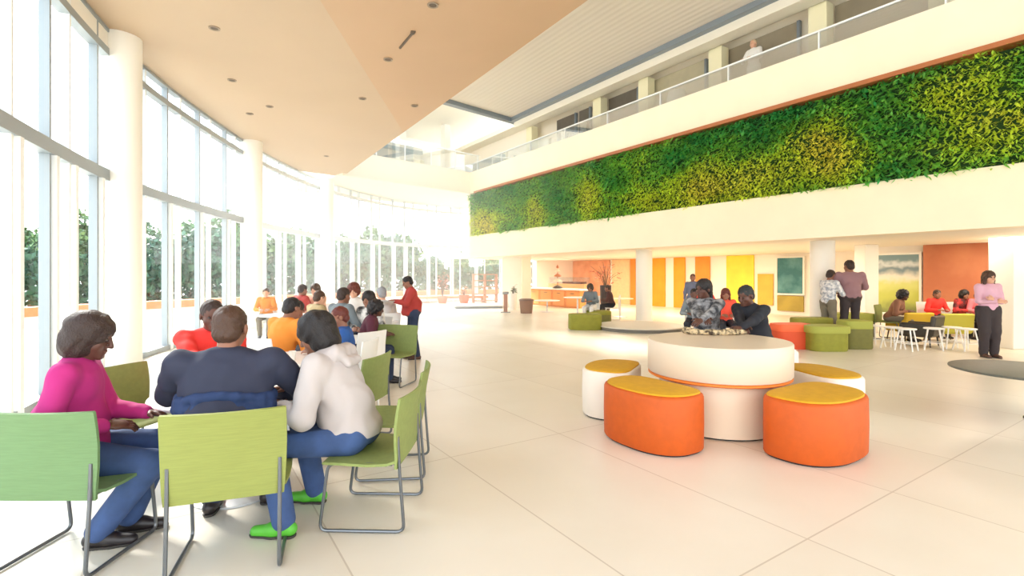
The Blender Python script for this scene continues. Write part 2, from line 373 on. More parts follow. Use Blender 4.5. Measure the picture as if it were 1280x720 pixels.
# ------------------------------------------------------------------ materials of the shell
def tiles_mat():
    m = bpy.data.materials.new('stone_tiles'); m.use_nodes = True; nt = m.node_tree; b = nt.nodes['Principled BSDF']
    tc = nt.nodes.new('ShaderNodeTexCoord'); mp = nt.nodes.new('ShaderNodeMapping'); mp.inputs['Location'].default_value = (-1.58, -1.955, 0)
    mp.inputs['Rotation'].default_value = (0, 0, 0)
    sw = nt.nodes.new('ShaderNodeSeparateXYZ'); cb = nt.nodes.new('ShaderNodeCombineXYZ')
    nt.links.new(tc.outputs['Object'], sw.inputs[0]); nt.links.new(sw.outputs['Y'], cb.inputs['X']); nt.links.new(sw.outputs['X'], cb.inputs['Y'])
    nt.links.new(cb.outputs[0], mp.inputs[0])
    br = nt.nodes.new('ShaderNodeTexBrick'); br.offset = 0; br.inputs['Scale'].default_value = 1; br.inputs['Brick Width'].default_value = 2.41; br.inputs['Row Height'].default_value = 1.205
    br.inputs['Mortar Size'].default_value = .006; br.inputs['Mortar Smooth'].default_value = .3; br.inputs['Bias'].default_value = 0
    br.inputs['Color1'].default_value = (*srgb((236, 228, 213)), 1); br.inputs['Color2'].default_value = (*srgb((230, 221, 205)), 1); br.inputs['Mortar'].default_value = (*srgb((206, 194, 176)), 1)
    nt.links.new(mp.outputs[0], br.inputs['Vector'])
    n = nt.nodes.new('ShaderNodeTexNoise'); n.inputs['Scale'].default_value = 1.1; n.inputs['Detail'].default_value = 6; nt.links.new(tc.outputs['Object'], n.inputs['Vector'])
    mx = nt.nodes.new('ShaderNodeMix'); mx.data_type = 'RGBA'; mx.blend_type = 'MULTIPLY'; mx.inputs[0].default_value = .5
    cr = nt.nodes.new('ShaderNodeValToRGB'); cr.color_ramp.elements[0].color = (.93, .91, .88, 1); cr.color_ramp.elements[1].color = (1, 1, 1, 1); cr.color_ramp.elements[0].position = .35; cr.color_ramp.elements[1].position = .6
    nt.links.new(n.outputs['Fac'], cr.inputs[0]); nt.links.new(br.outputs['Color'], mx.inputs[6]); nt.links.new(cr.outputs[0], mx.inputs[7]); nt.links.new(mx.outputs[2], b.inputs['Base Color'])
    b.inputs['Roughness'].default_value = .33; b.inputs['Specular IOR Level'].default_value = .45; return m
M_white = mat('white_paint', (240, 236, 226), .55)
M_cream = mat('cream_plaster', (246, 231, 202), .6, noise=.015, nscale=1.5)
M_cream2 = mat('pale_plaster', (238, 228, 210), .6)
M_beam = mat('white_beam', (232, 226, 210), .6)
M_tan = mat('tan_canopy', (188, 164, 136), .55, noise=.02, nscale=.6)
M_tan2 = mat('warm_canopy', (192, 160, 128), .55, noise=.02, nscale=.6)
M_grey = mat('blue_grey_metal', (132, 142, 150), .4, .3)
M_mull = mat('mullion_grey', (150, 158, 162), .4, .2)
M_mull_haze = mat('mullion_hazed', (196, 202, 204), .4, .1)  # far bays: haze put into a paler mullion colour
M_fin = mat('fin_white', (238, 240, 238), .4)
M_dark = mat('dark_metal', (70, 66, 60), .4, .5)
M_steel = mat('chair_steel', (112, 116, 120), .3, .7)
M_obrown = mat('orange_brown', (176, 104, 58), .5)
M_terra = mat('terracotta', (205, 120, 78), .7, noise=.06, nscale=6)
M_gl = mat_glass('window_glass'); M_glb = mat_glass('balustrade_glass', (.90, .94, .96), .42); M_gl2 = mat_glass('blue_glass', (.86, .93, .98), .06)

# ------------------------------------------------------------------ floor and outdoor ground
m = MB(); m.prism([(-14, -14), (24, -14), (24, 34), (-14, 34)], -.3, 0)
f = struct(m.build('floor', tiles_mat(), rz=BROT, smooth=False))
# clip: outdoor terrace ground lies a hair lower and far wider
m = MB(); m.box((-10, 40, -.10), (160, 160, .14)); struct(m.build('terrace_ground', mat('terrace_paving', (236, 232, 224), .8, noise=.03, nscale=.4), smooth=False))

# ------------------------------------------------------------------ curved curtain wall
CW = [(-2.7, .2), (-4.2, 2.8), (-5.35, 5.2), (-6.3, 7.35), (-7.0, 9.3), (-7.45, 11.2), (-7.85, 13.6), (-8.15, 16), (-8.25, 18.5), (-8.1, 21), (-7.65, 23.3), (-6.95, 25.3), (-5.9, 27.2), (-4.5, 28.8), (-2.8, 30.1), (-.8, 31.0), (1.3, 31.6), (4.1, 31.8)]
def spline(P, n=12):
    out = []
    for i in range(len(P)-1):
        p0 = P[max(i-1, 0)]; p1 = P[i]; p2 = P[i+1]; p3 = P[min(i+2, len(P)-1)]
        for k in range(n):
            t = k/n; out.append(tuple(.5*((2*p1[a])+(-p0[a]+p2[a])*t+(2*p0[a]-5*p1[a]+4*p2[a]-p3[a])*t*t+(-p0[a]+3*p1[a]-3*p2[a]+p3[a])*t**3) for a in (0, 1)))
    out.append(P[-1]); return out
CS = spline(CW); CL = [0]
for a, b in zip(CS, CS[1:]): CL.append(CL[-1]+math.dist(a, b))
def cw(s):                                                       # point and tangent at arc length s
    s = min(max(s, 0), CL[-1]-1e-4)
    for i in range(len(CS)-1):
        if CL[i+1] >= s:
            t = (s-CL[i])/(CL[i+1]-CL[i]); a, b = CS[i], CS[i+1]
            d = Vector((b[0]-a[0], b[1]-a[1])).normalized(); return (a[0]+(b[0]-a[0])*t, a[1]+(b[1]-a[1])*t), (d.x, d.y)
def s_of_px(px):
    best = None
    for i, (x, y) in enumerate(CS):
        if y < .8: continue
        q = 640+x/y*F
        if best is None or abs(q-px) < best[0]: best = (abs(q-px), CL[i])
    return best[1]
def strip(m, s0, s1, z0, z1, depth, off=0., step=.35):           # a bar following the curve
    n = max(2, int((s1-s0)/step)); rs = []
    for i in range(n+1):
        (x, y), (tx, ty) = cw(s0+(s1-s0)*i/n); nx, ny = ty, -tx     # towards the room
        a = (x+nx*(off-depth/2), y+ny*(off-depth/2)); b = (x+nx*(off+depth/2), y+ny*(off+depth/2))
        rs.append([(a[0], a[1], z0), (b[0], b[1], z0), (b[0], b[1], z1), (a[0], a[1], z1)])
    m.rings(rs); return m
def post(m, s, z0, z1, wd, dp, off=0.):
    (x, y), (tx, ty) = cw(s); nx, ny = ty, -tx
    m.box((x+nx*off, y+ny*off, (z0+z1)/2), (wd, dp, z1-z0), math.atan2(ty, tx))
COLS = [(150, -6.6, 8.5, .30), (315, -7.85, 15.2, .30), (409, -7.75, 21.1, .28)]
sc = [s_of_px(p) for p in (151, 314, 409)]
bounds = [.2, sc[0], sc[1], sc[2], s_of_px(500), CL[-1]-.1]
TOP = 5.6
for wi in range(5):
    s0, s1 = bounds[wi], bounds[wi+1]
    fr = MB()
    strip(fr, s0, s1, 0, .10, .14); strip(fr, s0, s1, 3.12, 3.30, .16); strip(fr, s0, s1, 5.16, 5.28, .14); strip(fr, s0, s1, TOP-.06, TOP, .14)
    mw = M_mull if wi < 2 else M_mull_haze
    root = struct(fr.build('window_%d' % (wi+1), mw), ['curved glass wall bay nearest the camera', 'curved glass wall bay between the first two round columns', 'curved glass wall bay with trees between second and third columns', 'curved glass wall bay right of the farthest round column', 'hazy far glass wall bay at the end of the hall'][wi], 'window')
    g = MB(); n = max(2, int((s1-s0)/.35)); pts = [cw(s0+(s1-s0)*i/n)[0] for i in range(n+1)]
    for a, b in zip(pts, pts[1:]): g.add([(*a, .1), (*b, .1), (*b, 5.16), (*a, 5.16)], [(0, 1, 2, 3)])
    if wi > 0:
        for a, b in zip(pts, pts[1:]): g.add([(*a, 5.28), (*b, 5.28), (*b, TOP), (*a, TOP)], [(0, 1, 2, 3)])
    g.build('window_pane', M_gl, root)
    if wi == 0:
        hd_ = MB(); strip(hd_, s0, s1, 5.28, TOP, .10); hd_.build('window_header', M_white, root)
    k = 0; s = s0+.30
    while s < s1-.2:
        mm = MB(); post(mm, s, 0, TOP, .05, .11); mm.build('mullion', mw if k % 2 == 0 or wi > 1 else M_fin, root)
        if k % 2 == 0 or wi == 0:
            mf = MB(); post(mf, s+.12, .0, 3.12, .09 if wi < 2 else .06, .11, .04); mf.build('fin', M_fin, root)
        s += .62 if k % 2 == 0 else .98; k += 1
for (px, x, y, r) in COLS:
    m = MB(); m.lathe([(r+.03, 0), (r+.03, .08), (r, .09), (r, TOP+.05)], (x, y, 0), 40); struct(m.build('column', M_white))

# ------------------------------------------------------------------ canopy (underside of the floor above the seating)
edge = [cw(s_of_px(p)) for p in (0,)]
left = []
s = .3; s_tip = s_of_px(428)
while s < s_tip-3.0: 
    left.append(cw(s)[0]); s += .5
tip = (-6.95, 20.65); 
left = [p for p in left if p[1] < 19.6] + [tip]
E = (-3.06, 14.2, TOP); Rr = (1.19, 7.9, TOP+.3)
Rf = (9.5, -4.9, TOP+.9); Cn = (-2.45, -5, TOP); Cm = (-2.8, 7.35, TOP)
poly = [(*p, TOP) for p in left] + [E, Cm, Cn, (-4.2, -5, TOP), (-2.9, -.5, TOP)]
m = MB(); n = len(poly); up = .5
m.add(poly+[(p[0], p[1], p[2]+up) for p in poly], [tuple(range(n)), tuple(range(2*n-1, n-1, -1))]+[(i, n+i, n+(i+1) % n, (i+1) % n) for i in range(n)])
cn = m.build('ceiling_canopy', M_tan, smooth=False); struct(cn)
poly2 = [E, Rr, Rf, Cn, Cm]; n = 5; m = MB()
m.add(poly2+[(p[0], p[1], TOP+1.4 if i in (2,) else p[2]+up) for i, p in enumerate(poly2)], [(0, 1, 4), (1, 2, 3, 4), tuple(range(9, 4, -1))]+[(i, n+i, n+(i+1) % n, (i+1) % n) for i in range(n)])
c2 = m.build('ceiling_canopy_wing', M_tan2, smooth=False); struct(c2)
# recessed downlights in the canopy
M_ring = mat('downlight_ring', (150, 132, 112), .5); M_hole = mat('downlight_well', (92, 78, 62), .6)
def downlight(px, py, z=None, r=.085, lab=''):
    z = z or TOP; Y = (z-CAM_H)*F/(HZ-py); x = (px-640)/F*Y
    o = empty('downlight', (x, Y, z), 0, lab, 'ceiling light', 'downlights in the canopy')
    a = MB(); a.lathe([(r*.7, .01), (r*.7, -.012), (r, -.016), (r, .0)], n=20); a.build('trim_ring', M_ring, o)
    b = MB(); b.lathe([(.001, -.008), (r*.68, -.009), (r*.68, .005), (.001, .005)], n=20); b.build('well', M_hole, o)
    return o
for px, py, z, lb in [(268, 35, None, 'round recessed downlight closest to the glass wall in the tan canopy'), (290, 100, None, 'second recessed downlight along the canopy edge by the glass wall'),
                  (312, 142, None, 'third recessed downlight along the canopy edge by the glass wall'), (408, 195, None, 'recessed downlight nearest the pointed tip of the tan canopy'),
                  (337, 133, None, 'small recessed downlight beside the third one in the canopy'), (453, 123, None, 'recessed downlight beside the fold of the tan canopy'),
                  ]:
    downlight(px, py, z, lab=lb)
# wing plane z for the ones right of the fold
def wing_z(px, py):
    p0 = Vector(E); nn = (Vector(Rr)-p0).cross(Vector(Cm)-p0); d = Vector(((px-640)/F, 1, (HZ-py)/F)); o = Vector((0, 0, CAM_H)); t = (p0-o).dot(nn)/d.dot(nn); return (o+d*t).z
for px, py, lb in [(485, 74, 'recessed downlight at the lower end of the canopy slot'), (518, 132, 'recessed downlight close to the canopy right edge'), (541, 6, 'recessed downlight high on the canopy wing')]:
    downlight(px, py, wing_z(px, py)-.004, lab=lb)
o = empty('linear_slot_light', (0, 0, 0), 0, 'thin dark linear slot in the tan canopy wing', 'ceiling light')
a = []
for px, py in ((500, 60), (516, 41)):
    z = wing_z(px, py)-.01; Y = (z-CAM_H)*F/(HZ-py); a.append(((px-640)/F*Y, Y, z))
m = MB(); m.tube(a, .022, 8); m.build('slot', M_hole, o); m = MB(); m.tube([a[1], (a[1][0]+.02, a[1][1]-.05, a[1][2])], .04, 8); m.build('end_cap', M_hole, o)

# ------------------------------------------------------------------ planted wall and upper floor edge (v = 11.6)
VF = 11.6; U0, U1 = -4.0, 21.5
def bbox(name, v0, v1, u0, u1, z0, z1, mt, parent=None, bevel=0.):
    m = MB(); m.box(((v0+v1)/2, (u0+u1)/2, (z0+z1)/2), (abs(v1-v0), abs(u1-u0), abs(z1-z0)))
    return m.build(name, mt, parent, smooth=False, rz=BROT if parent is None else None, bevel=bevel)
struct(bbox('wall_fascia', VF, VF+.35, U0, U1, 2.40, 3.45, M_cream))
struct(bbox('wall_planting_backing', VF+.2, VF+.35, U0, U1, 3.45, 5.5, mat('backing_green', (40, 70, 30), .9)))
struct(bbox('wall_parapet', VF, VF+.35, U0, U1, 5.5, 6.52, M_cream))
struct(bbox('strip_1', VF-.10, VF+.2, U0, U1-.5, 5.44, 5.53, M_obrown))  # orange-brown strip along the top edge of the planting
struct(bbox('ceiling_lower', VF+.35, 20.2, U0, 24, 2.42, 2.7, M_cream2))
struct(bbox('wall_end_cap', VF, 20.2, U1, U1+.2, 2.40, 6.0, M_cream2))
# foliage
def foliage():
    N = 46000; u = rng.uniform(U0, U1, N); z = rng.uniform(3.46, 5.46, N)
    # patches: slanting drifts of lime, yellow-green and dark fern
    def nz(a, b, f, ph): return np.sin(a*f+ph+1.3*np.sin(b*f*1.7+ph*2))*np.sin(b*f*1.4+ph*3+1.1*np.sin(a*f*.8))
    d = nz(u+z*.9, z*1.2-u*.10, 1.15, .6)+.6*nz(u-z, z, 2.6, 2.0)+.35*rng.standard_normal(N)
    lime = np.zeros(N)
    for (uc, zc, su, sz) in ((20.6, 4.0, 1.1, .7), (19.7, 3.8, .7, .6), (3.1, 4.8, .75, .6), (2.2, 4.2, .9, .35), (5.2, 4.0, .55, .5), (8.6, 3.9, .6, .5), (10.2, 3.9, 1.1, .45), (13.0, 4.3, .6, .5), (7.0, 4.0, 1.3, .5), (16.2, 4.2, .6, .7), (5.6, 4.5, .6, .4)):
        lime += np.exp(-((u-uc)/su)**2-((z-zc)/sz)**2)
    q = lime*1.6 + .38*d - .12 + .12*rng.standard_normal(N) - (z-4.4)*.12
    lum = rng.uniform(.75, 1.25, N)
    dark = np.array(srgb((66, 170, 88))); mid = np.array(srgb((160, 216, 76))); limec = np.array(srgb((216, 232, 70))); yel = np.array(srgb((240, 232, 90)))
    def mix(a, b, t): t = np.clip(t, 0, 1)[:, None]; return a*(1-t)+b*t
    c = mix(dark[None], mid[None], (q+.5)*1.2); c = mix(c, limec[None], (q-.15)*1.5); c = mix(c, yel[None], (q-1.15)*1.2); c = c*lum[:, None]
    ln = rng.uniform(.08, .18, N)*np.where(q < .1, 1.15, .85); wd = ln*rng.uniform(.28, .42, N)
    out = rng.uniform(.02, .22, N)*(.75+.5*nz(u, z, 3.2, .2)+.2)
    yaw = rng.uniform(-1.3, 1.3, N); droop = rng.uniform(.1, 1.25, N)
    # local frame in building coords: x=v (out of the wall is -v), y=u
    dirv = -np.cos(droop)*np.cos(yaw)*.8-.15; diru = np.sin(yaw)*np.cos(droop*.6); dirz = -np.sin(droop)
    D = np.stack([dirv, diru, dirz], 1); D /= np.linalg.norm(D, axis=1)[:, None]
    S = np.stack([-D[:, 1], D[:, 0], rng.uniform(-.5, .5, N)], 1); S -= D*(S*D).sum(1)[:, None]; S /= np.linalg.norm(S, axis=1)[:, None]
    Nn = np.cross(D, S); base = np.stack([VF+.16-out, u, z], 1)
    P = np.stack([base, base+D*(ln*.45)[:, None]+S*(wd*.5)[:, None]-Nn*(wd*.16)[:, None], base+D*ln[:, None], base+D*(ln*.45)[:, None]-S*(wd*.5)[:, None]-Nn*(wd*.16)[:, None], base+D*(ln*.45)[:, None]], 1)
    V = P.reshape(-1, 3); i = np.arange(N)*5
    tri = np.stack([i, i+1, i+4, i+1, i+2, i+4, i+2, i+3, i+4, i+3, i, i+4], 1).reshape(-1)
    me = bpy.data.meshes.new('foliage'); me.vertices.add(len(V)); me.vertices.foreach_set('co', V.astype(np.float32).ravel())
    me.loops.add(len(tri)); me.loops.foreach_set('vertex_index', tri.astype(np.int32)); me.polygons.add(len(tri)//3)
    me.polygons.foreach_set('loop_start', np.arange(0, len(tri), 3, dtype=np.int32)); me.update(calc_edges=True)
    at_ = me.color_attributes.new('leaf', 'FLOAT_COLOR', 'POINT'); cc = np.ones((len(V), 4), np.float32); cc[:, :3] = np.repeat(np.clip(c, 0, 1), 5, 0); at_.data.foreach_set('color', cc.ravel())
    o = bpy.data.objects.new('wall_foliage', me); COL.objects.link(o); o.rotation_euler = (0, 0, BROT)
    mt = bpy.data.materials.new('leaves'); mt.use_nodes = True; nt = mt.node_tree; b = nt.nodes['Principled BSDF']; a = nt.nodes.new('ShaderNodeVertexColor'); a.layer_name = 'leaf'
    nt.links.new(a.outputs[0], b.inputs['Base Color']); b.inputs['Roughness'].default_value = .45
    tr = nt.nodes.new('ShaderNodeBsdfTranslucent'); mx = nt.nodes.new('ShaderNodeMixShader'); mx.inputs[0].default_value = .35; nt.links.new(a.outputs[0], tr.inputs[0])
    nt.links.new(b.outputs[0], mx.inputs[1]); nt.links.new(tr.outputs[0], mx.inputs[2]); nt.links.new(mx.outputs[0], nt.nodes['Material Output'].inputs[0])
    me.materials.append(mt); tag(o, 'long band of green and lime leaves planted along the cream wall', 'living wall', kind='stuff'); return o
foliage()

# upper floor behind the parapet
struct(bbox('floor_upper', VF+.35, 12.8, U0, 24, 5.7, 6.0, M_cream2))
M_brown = mat('gallery_brown', (150, 138, 116), .8, noise=.12, nscale=1.2)
struct(bbox('wall_upper_back', 12.6, 12.8, U0, 24, 6.0, 8.3, M_cream2))
M_gp = mat('gallery_pale', (232, 226, 190), .6)
def on_wall(px, V0):
    k = (px-640)/F; Y = V0/(CV[0]*k+CV[1]); return (CU[0]*k+CU[1])*Y
for i, (p0, p1, mt_, lb) in enumerate([(697, 721, 'd', 'narrow dark panel nearest the far end of the upper gallery'), (725, 739, 'd', 'slim grey green panel second from the far end of the upper gallery'), (762, 799, 'd', 'dark brown panel with a grey right edge on the upper gallery'),
                                  (817, 884, 'l', 'light brown panel behind the white round chair of the upper gallery'), (912, 1000, 'm', 'wide brown grey panel behind the pale figure on the upper gallery'), (1045, 1165, 'm', 'brown grey panel at the right end of the upper gallery')]):
    u1, u0 = on_wall(p0, 12.55), on_wall(p1, 12.55)
    o = empty('wall_cladding', B(12.55, (u0+u1)/2, 6.0), BROT, lb, 'wall panel')
    m = MB(); m.box((0, 0, .9), (.08, u1-u0, 1.7)); m.build('panel', {'d': mat('gallery_dark', (104, 96, 84), .7, noise=.1, nscale=2), 'm': M_brown, 'l': mat('gallery_light', (186, 176, 146), .7, noise=.08, nscale=2)}[mt_], o, smooth=False)
    m = MB(); m.box((-.04, -(u1-u0)/2, .9), (.10, .07, 1.7)); m.build('edge_strip', M_grey, o, smooth=False)
for px in (665, 750, 808, 898, 1026, 1180):
    m = MB(); m.box((0, 0, .88), (.32, .40, 1.76)); struct(m.build('column', M_gp, loc=B(12.25, on_wall(px, 12.25), 6.0), rz=BROT, smooth=False, bevel=.01))
g = empty('gallery_balustrade', B(VF+.1, 9, 6.52), BROT, 'glass balustrade on the cream parapet above the planted wall', 'balustrade')
m = MB(); m.box((0, 0, .20), (.02, 25, .40)); m.build('glass_panel', M_glb, g, smooth=False)
m = MB(); m.box((0, 0, .42), (.06, 25, .04)); m.build('handrail', M_fin, g, smooth=False)
for k in range(12):
    m = MB(); m.box((0, -12.2+k*2.2, .2), (.04, .03, .40)); m.build('post', M_fin, g, smooth=False)
struct(bbox('trim_beam', VF-.05, VF+.4, U0, 17.6, 7.72, 7.95, M_beam)); struct(bbox('trim_edge', VF-.25, VF+.4, U0, 17.8, 7.95, 8.1, M_grey))
struct(bbox('ceiling_upper', VF+.4, 12.8, U0, 24, 8.0, 8.2, M_beam))
# main ceiling with its slanted far edge
ce = mat('ceiling_slats', (216, 208, 198), .7)
nt = ce.node_tree; b = nt.nodes['Principled BSDF']; wv = nt.nodes.new('ShaderNodeTexWave'); tc = nt.nodes.new('ShaderNodeTexCoord'); wv.bands_direction = 'X'; wv.inputs['Scale'].default_value = 1.6
nt.links.new(tc.outputs['Object'], wv.inputs[0]); bp = nt.nodes.new('ShaderNodeBump'); bp.inputs['Strength'].default_value = .25; bp.inputs['Distance'].default_value = .02; nt.links.new(wv.outputs[1], bp.inputs['Height']); nt.links.new(bp.outputs[0], b.inputs['Normal'])
def toB(x, y): return (CV[0]*x+CV[1]*y, CU[0]*x+CU[1]*y)
c1 = toB(.34, 21.4); c2_ = toB(-1.98, 19.2); dd = (c2_[0]-c1[0], c2_[1]-c1[1]); far = (c1[0]+dd[0]*4.2, c1[1]+dd[1]*4.2)
m = MB(); m.prism([(VF+.4, 17.8), (c1[0], c1[1]), far, (far[0], U0-4), (VF+.4, U0-4)], 8.1, 8.3); struct(m.build('ceiling', ce, rz=BROT, smooth=False))
m = MB(); L = math.hypot(*dd)*4.2; m.box(((c1[0]+far[0])/2, (c1[1]+far[1])/2, 8.02), (L, .25, .16), math.atan2(dd[1], dd[0])); struct(m.build('trim_ceiling_end', M_grey, rz=BROT, smooth=False))
# end gallery crossing the hall
G0 = Vector((-1.9, 24.4)); gd = Vector((-.72, -.69)).normalized(); gl = 10.5; gn = Vector((-gd.y, gd.x)) ; gn = gn if gn.y > 0 else -gn
def gbox(name, s0, s1, t0, t1, z0, z1, mt, parent=None):
    c = G0+gd*(s0+s1)/2+gn*(t0+t1)/2; m = MB(); m.box((0, 0, 0), (s1-s0, t1-t0, z1-z0))
    return m.build(name, mt, parent, smooth=False, loc=(c.x, c.y, (z0+z1)/2), rz=math.atan2(gd.y, gd.x))
struct(gbox('wall_end_parapet', -.4, 6.6, 0, .3, 5.5, 6.52, M_cream2)); struct(gbox('floor_end_gallery', -3.5, 6.6, .3, 5.5, 5.55, 5.9, M_cream2))
struct(gbox('wall_end_upper', -6, 6.6, 5.3, 5.5, 5.9, 9.2, M_white)); struct(gbox('ceiling_end', -6, 6.6, -3.3, 5.5, 9.2, 9.4, M_white))
g = empty('end_balustrade', (G0.x+gd.x*3.1, G0.y+gd.y*3.1, 6.52), math.atan2(gd.y, gd.x), 'pale glass balustrade of the gallery crossing the far end', 'balustrade')
m = MB(); m.box((0, 0, .42), (7.0, .02, .84)); m.build('glass_panel', M_glb, g, smooth=False)
m = MB(); m.box((0, 0, .87), (7.0, .06, .05)); m.build('handrail', M_fin, g, smooth=False)
for k in range(6): m = MB(); m.box((-3.4+k*1.36, 0, .42), (.03, .05, .84)); m.build('post', M_fin, g, smooth=False)
for k in range(4): struct(gbox('window_end_upper', .0+k*1.6, 1.3+k*1.6, 5.22, 5.28, 6.9, 8.9, mat('upper_window_grey', (176, 190, 196), .2)))
# upright glazing above the planted wall's far end
for s_ in (.0, 2.6, 5.2): struct(gbox('column', s_, s_+.35, 1.8, 2.15, 5.9, 9.2, M_white))

# ------------------------------------------------------------------ ground floor behind the fascia
M_wallw = mat('back_wall_white', (242, 234, 222), .6)
struct(bbox('wall_back', 20, 20.2, 6.9, 24, 0, 2.42, M_wallw)); struct(bbox('wall_right', 17.5, 17.7, -4, 7.1, 0, 2.42, M_wallw)); struct(bbox('wall_return', 17.7, 20.0, 6.9, 7.1, 0, 2.42, M_wallw))
struct(bbox('wall_far_end', 17.2, 20.2, 23.8, 24, 0, 2.42, M_wallw))
for px, Y in ((805, 17.0), (1028, 12.4)):
    x, y = at(px, Y); m = MB(); m.lathe([(.29, 0), (.29, .06), (.27, .07), (.27, 2.42)], (x, y, 0), 36); struct(m.build('column', M_white))
for px, Y, r in ((1083, 14.0, .2), (1264, 11.0, .26)):
    x, y = at(px, Y); m = MB(); m.box((0, 0, 1.21), (r*2, r*2, 2.42)); struct(m.build('column', M_white, loc=(x, y, 0), rz=.1, smooth=False, bevel=.02))
x, y = at(640, 24.5); m = MB(); m.box((0, 0, 1.21), (.95, .6, 2.42)); struct(m.build('column', M_white, loc=(x, y, 0), smooth=False, bevel=.02))
x, y = at(658, 23.6); m = MB(); m.box((0, 0, 1.21), (.42, .42, 2.42)); struct(m.build('column', M_cream, loc=(x, y, 0), smooth=False, bevel=.02))
def on_wall(px, V0):
    k = (px-640)/F; Y = V0/(CV[0]*k+CV[1]); return (CU[0]*k+CU[1])*Y
def panel(name, px0, px1, V0, z0, z1, mt, label, cat='wall panel', group=None, depth=.06, frame=None):
    ua, ub = on_wall(px0, V0), on_wall(px1, V0); uc = (ua+ub)/2; wd = abs(ua-ub)
    o = empty(name, B(V0-depth/2-.005, uc, z0), BROT, label, cat, group)
    m = MB(); m.box((0, 0, (z1-z0)/2), (depth, wd, z1-z0)); m.build('panel', mt, o, smooth=False)
    if frame:
        m = MB(); h = z1-z0; t = .06
        for q in (-1, 1): m.box((-.02, q*(wd/2), h/2), (depth+.03, t, h+t)); m.box((-.02, 0, h/2+q*h/2), (depth+.03, wd, t))
        m.build('frame', frame, o, smooth=False)
    return o, wd
M_or = mat('orange_panel', (240, 160, 40), .6, noise=.05, nscale=2); M_or2 = mat('orange_panel_deep', (238, 146, 52), .6, noise=.05, nscale=2); M_ye = mat('yellow_panel', (240, 214, 70), .6, noise=.06, nscale=1.5)
M_sal = mat('salmon_wall', (222, 150, 112), .7, noise=.10, nscale=2.2, col2=(232, 168, 128)); M_peach = mat('peach_panel', (244, 208, 160), .7, noise=.04)
M_gold = mat('gold_panel', (226, 178, 70), .6, noise=.06, nscale=2)
panel('wall_panel', 666, 763, 20, .0, 2.41, M_sal, 'long salmon clad wall panel behind the serving counter')
panel('wall_panel', 766, 788, 20, .0, 2.41, M_peach, 'narrow peach wall panel left of the slim orange post')
panel('wall_panel', 789, 795, 19.8, .0, 2.41, mat('amber_post', (222, 140, 48), .6), 'slim amber post panel beside the white round column')
panel('wall_panel', 816, 832, 20, .0, 2.41, M_or, 'orange wall stripe just right of the farther round column', group='coloured stripes on the back wall')
panel('wall_panel', 843, 857, 20, .0, 2.41, M_or, 'orange wall stripe between two white stripes', group='coloured stripes on the back wall')
panel('wall_panel', 870, 888, 20, .0, 2.41, M_or2, 'orange wall stripe behind the black-haired person at the drum table', group='coloured stripes on the back wall')
panel('wall_panel', 909, 943, 20, .0, 2.41, M_ye, 'wide yellow wall stripe behind the drum table', group='coloured stripes on the back wall')
panel('wall_panel', 948, 967, 20, .35, 1.62, M_gold, 'gold square panel between the yellow stripe and the teal picture')
o, wd = panel('teal_picture', 972, 1006, 20, .82, 2.28, mat('teal_art', (44, 108, 112), .5, nscale=1.6, col2=(96, 150, 150)), 'teal green picture with an olive band below it', 'picture', frame=M_white)
m = MB(); m.box((-.01, 0, -.36), (.08, wd*.95, .6)); m.build('lower_panel', mat('olive_art', (172, 150, 62), .6, noise=.1, nscale=2), o, smooth=False)
# landscape picture: bands of lake, sand and field
lm = bpy.data.materials.new('landscape_art'); lm.use_nodes = True; nt = lm.node_tree; b = nt.nodes['Principled BSDF']; tc = nt.nodes.new('ShaderNodeTexCoord'); sp = nt.nodes.new('ShaderNodeSeparateXYZ'); nt.links.new(tc.outputs['Object'], sp.inputs[0])
nz = nt.nodes.new('ShaderNodeTexNoise'); nz.inputs['Scale'].default_value = 4; nt.links.new(tc.outputs['Object'], nz.inputs[0]); ad = nt.nodes.new('ShaderNodeMath'); ad.operation = 'MULTIPLY_ADD'; ad.inputs[1].default_value = .35
nt.links.new(nz.outputs[0], ad.inputs[0]); nt.links.new(sp.outputs['Z'], ad.inputs[2]); mr = nt.nodes.new('ShaderNodeMath'); mr.operation = 'DIVIDE'; mr.inputs[1].default_value = 1.9; nt.links.new(ad.outputs[0], mr.inputs[0])
rp = nt.nodes.new('ShaderNodeValToRGB'); nt.links.new(mr.outputs[0], rp.inputs[0]); nt.links.new(rp.outputs[0], b.inputs['Base Color']); cr = rp.color_ramp; cr.interpolation = 'EASE'
for i, (p, c) in enumerate([(.12, (120, 128, 70)), (.35, (186, 190, 84)), (.55, (206, 208, 120)), (.66, (226, 220, 200)), (.78, (120, 140, 146)), (.86, (206, 212, 210)), (.93, (120, 146, 150))]):
    e = cr.elements[i] if i < 2 else cr.elements.new(p); e.position = p; e.color = (*srgb(c), 1)
panel('landscape_picture', 1092, 1152, 17.5, .45, 2.2, lm, 'wide picture of a green field below grey water', 'picture', frame=M_white)
M_cop = mat('rust_panel', (184, 108, 70), .55, noise=.08, nscale=1.2, col2=(198, 126, 84))
panel('wall_panel', 1155, 1236, 17.4, .2, 2.42, M_cop, 'tall rust brown wall panel right of the landscape picture')
# added warm fill lights under the low ceiling, without fixtures, daylight is the sky
for v, u, p in ((15.5, 3.5, 60), (15, 8.5, 60), (16.5, 12.5, 80), (16.5, 17, 80), (17, 21, 60)):
    x, y, z = B(v, u, 2.40); area('soffit_fill', (x, y, 2.405), (1.8, 1.8), p*SOFF, (1, .86, .68), BROT)

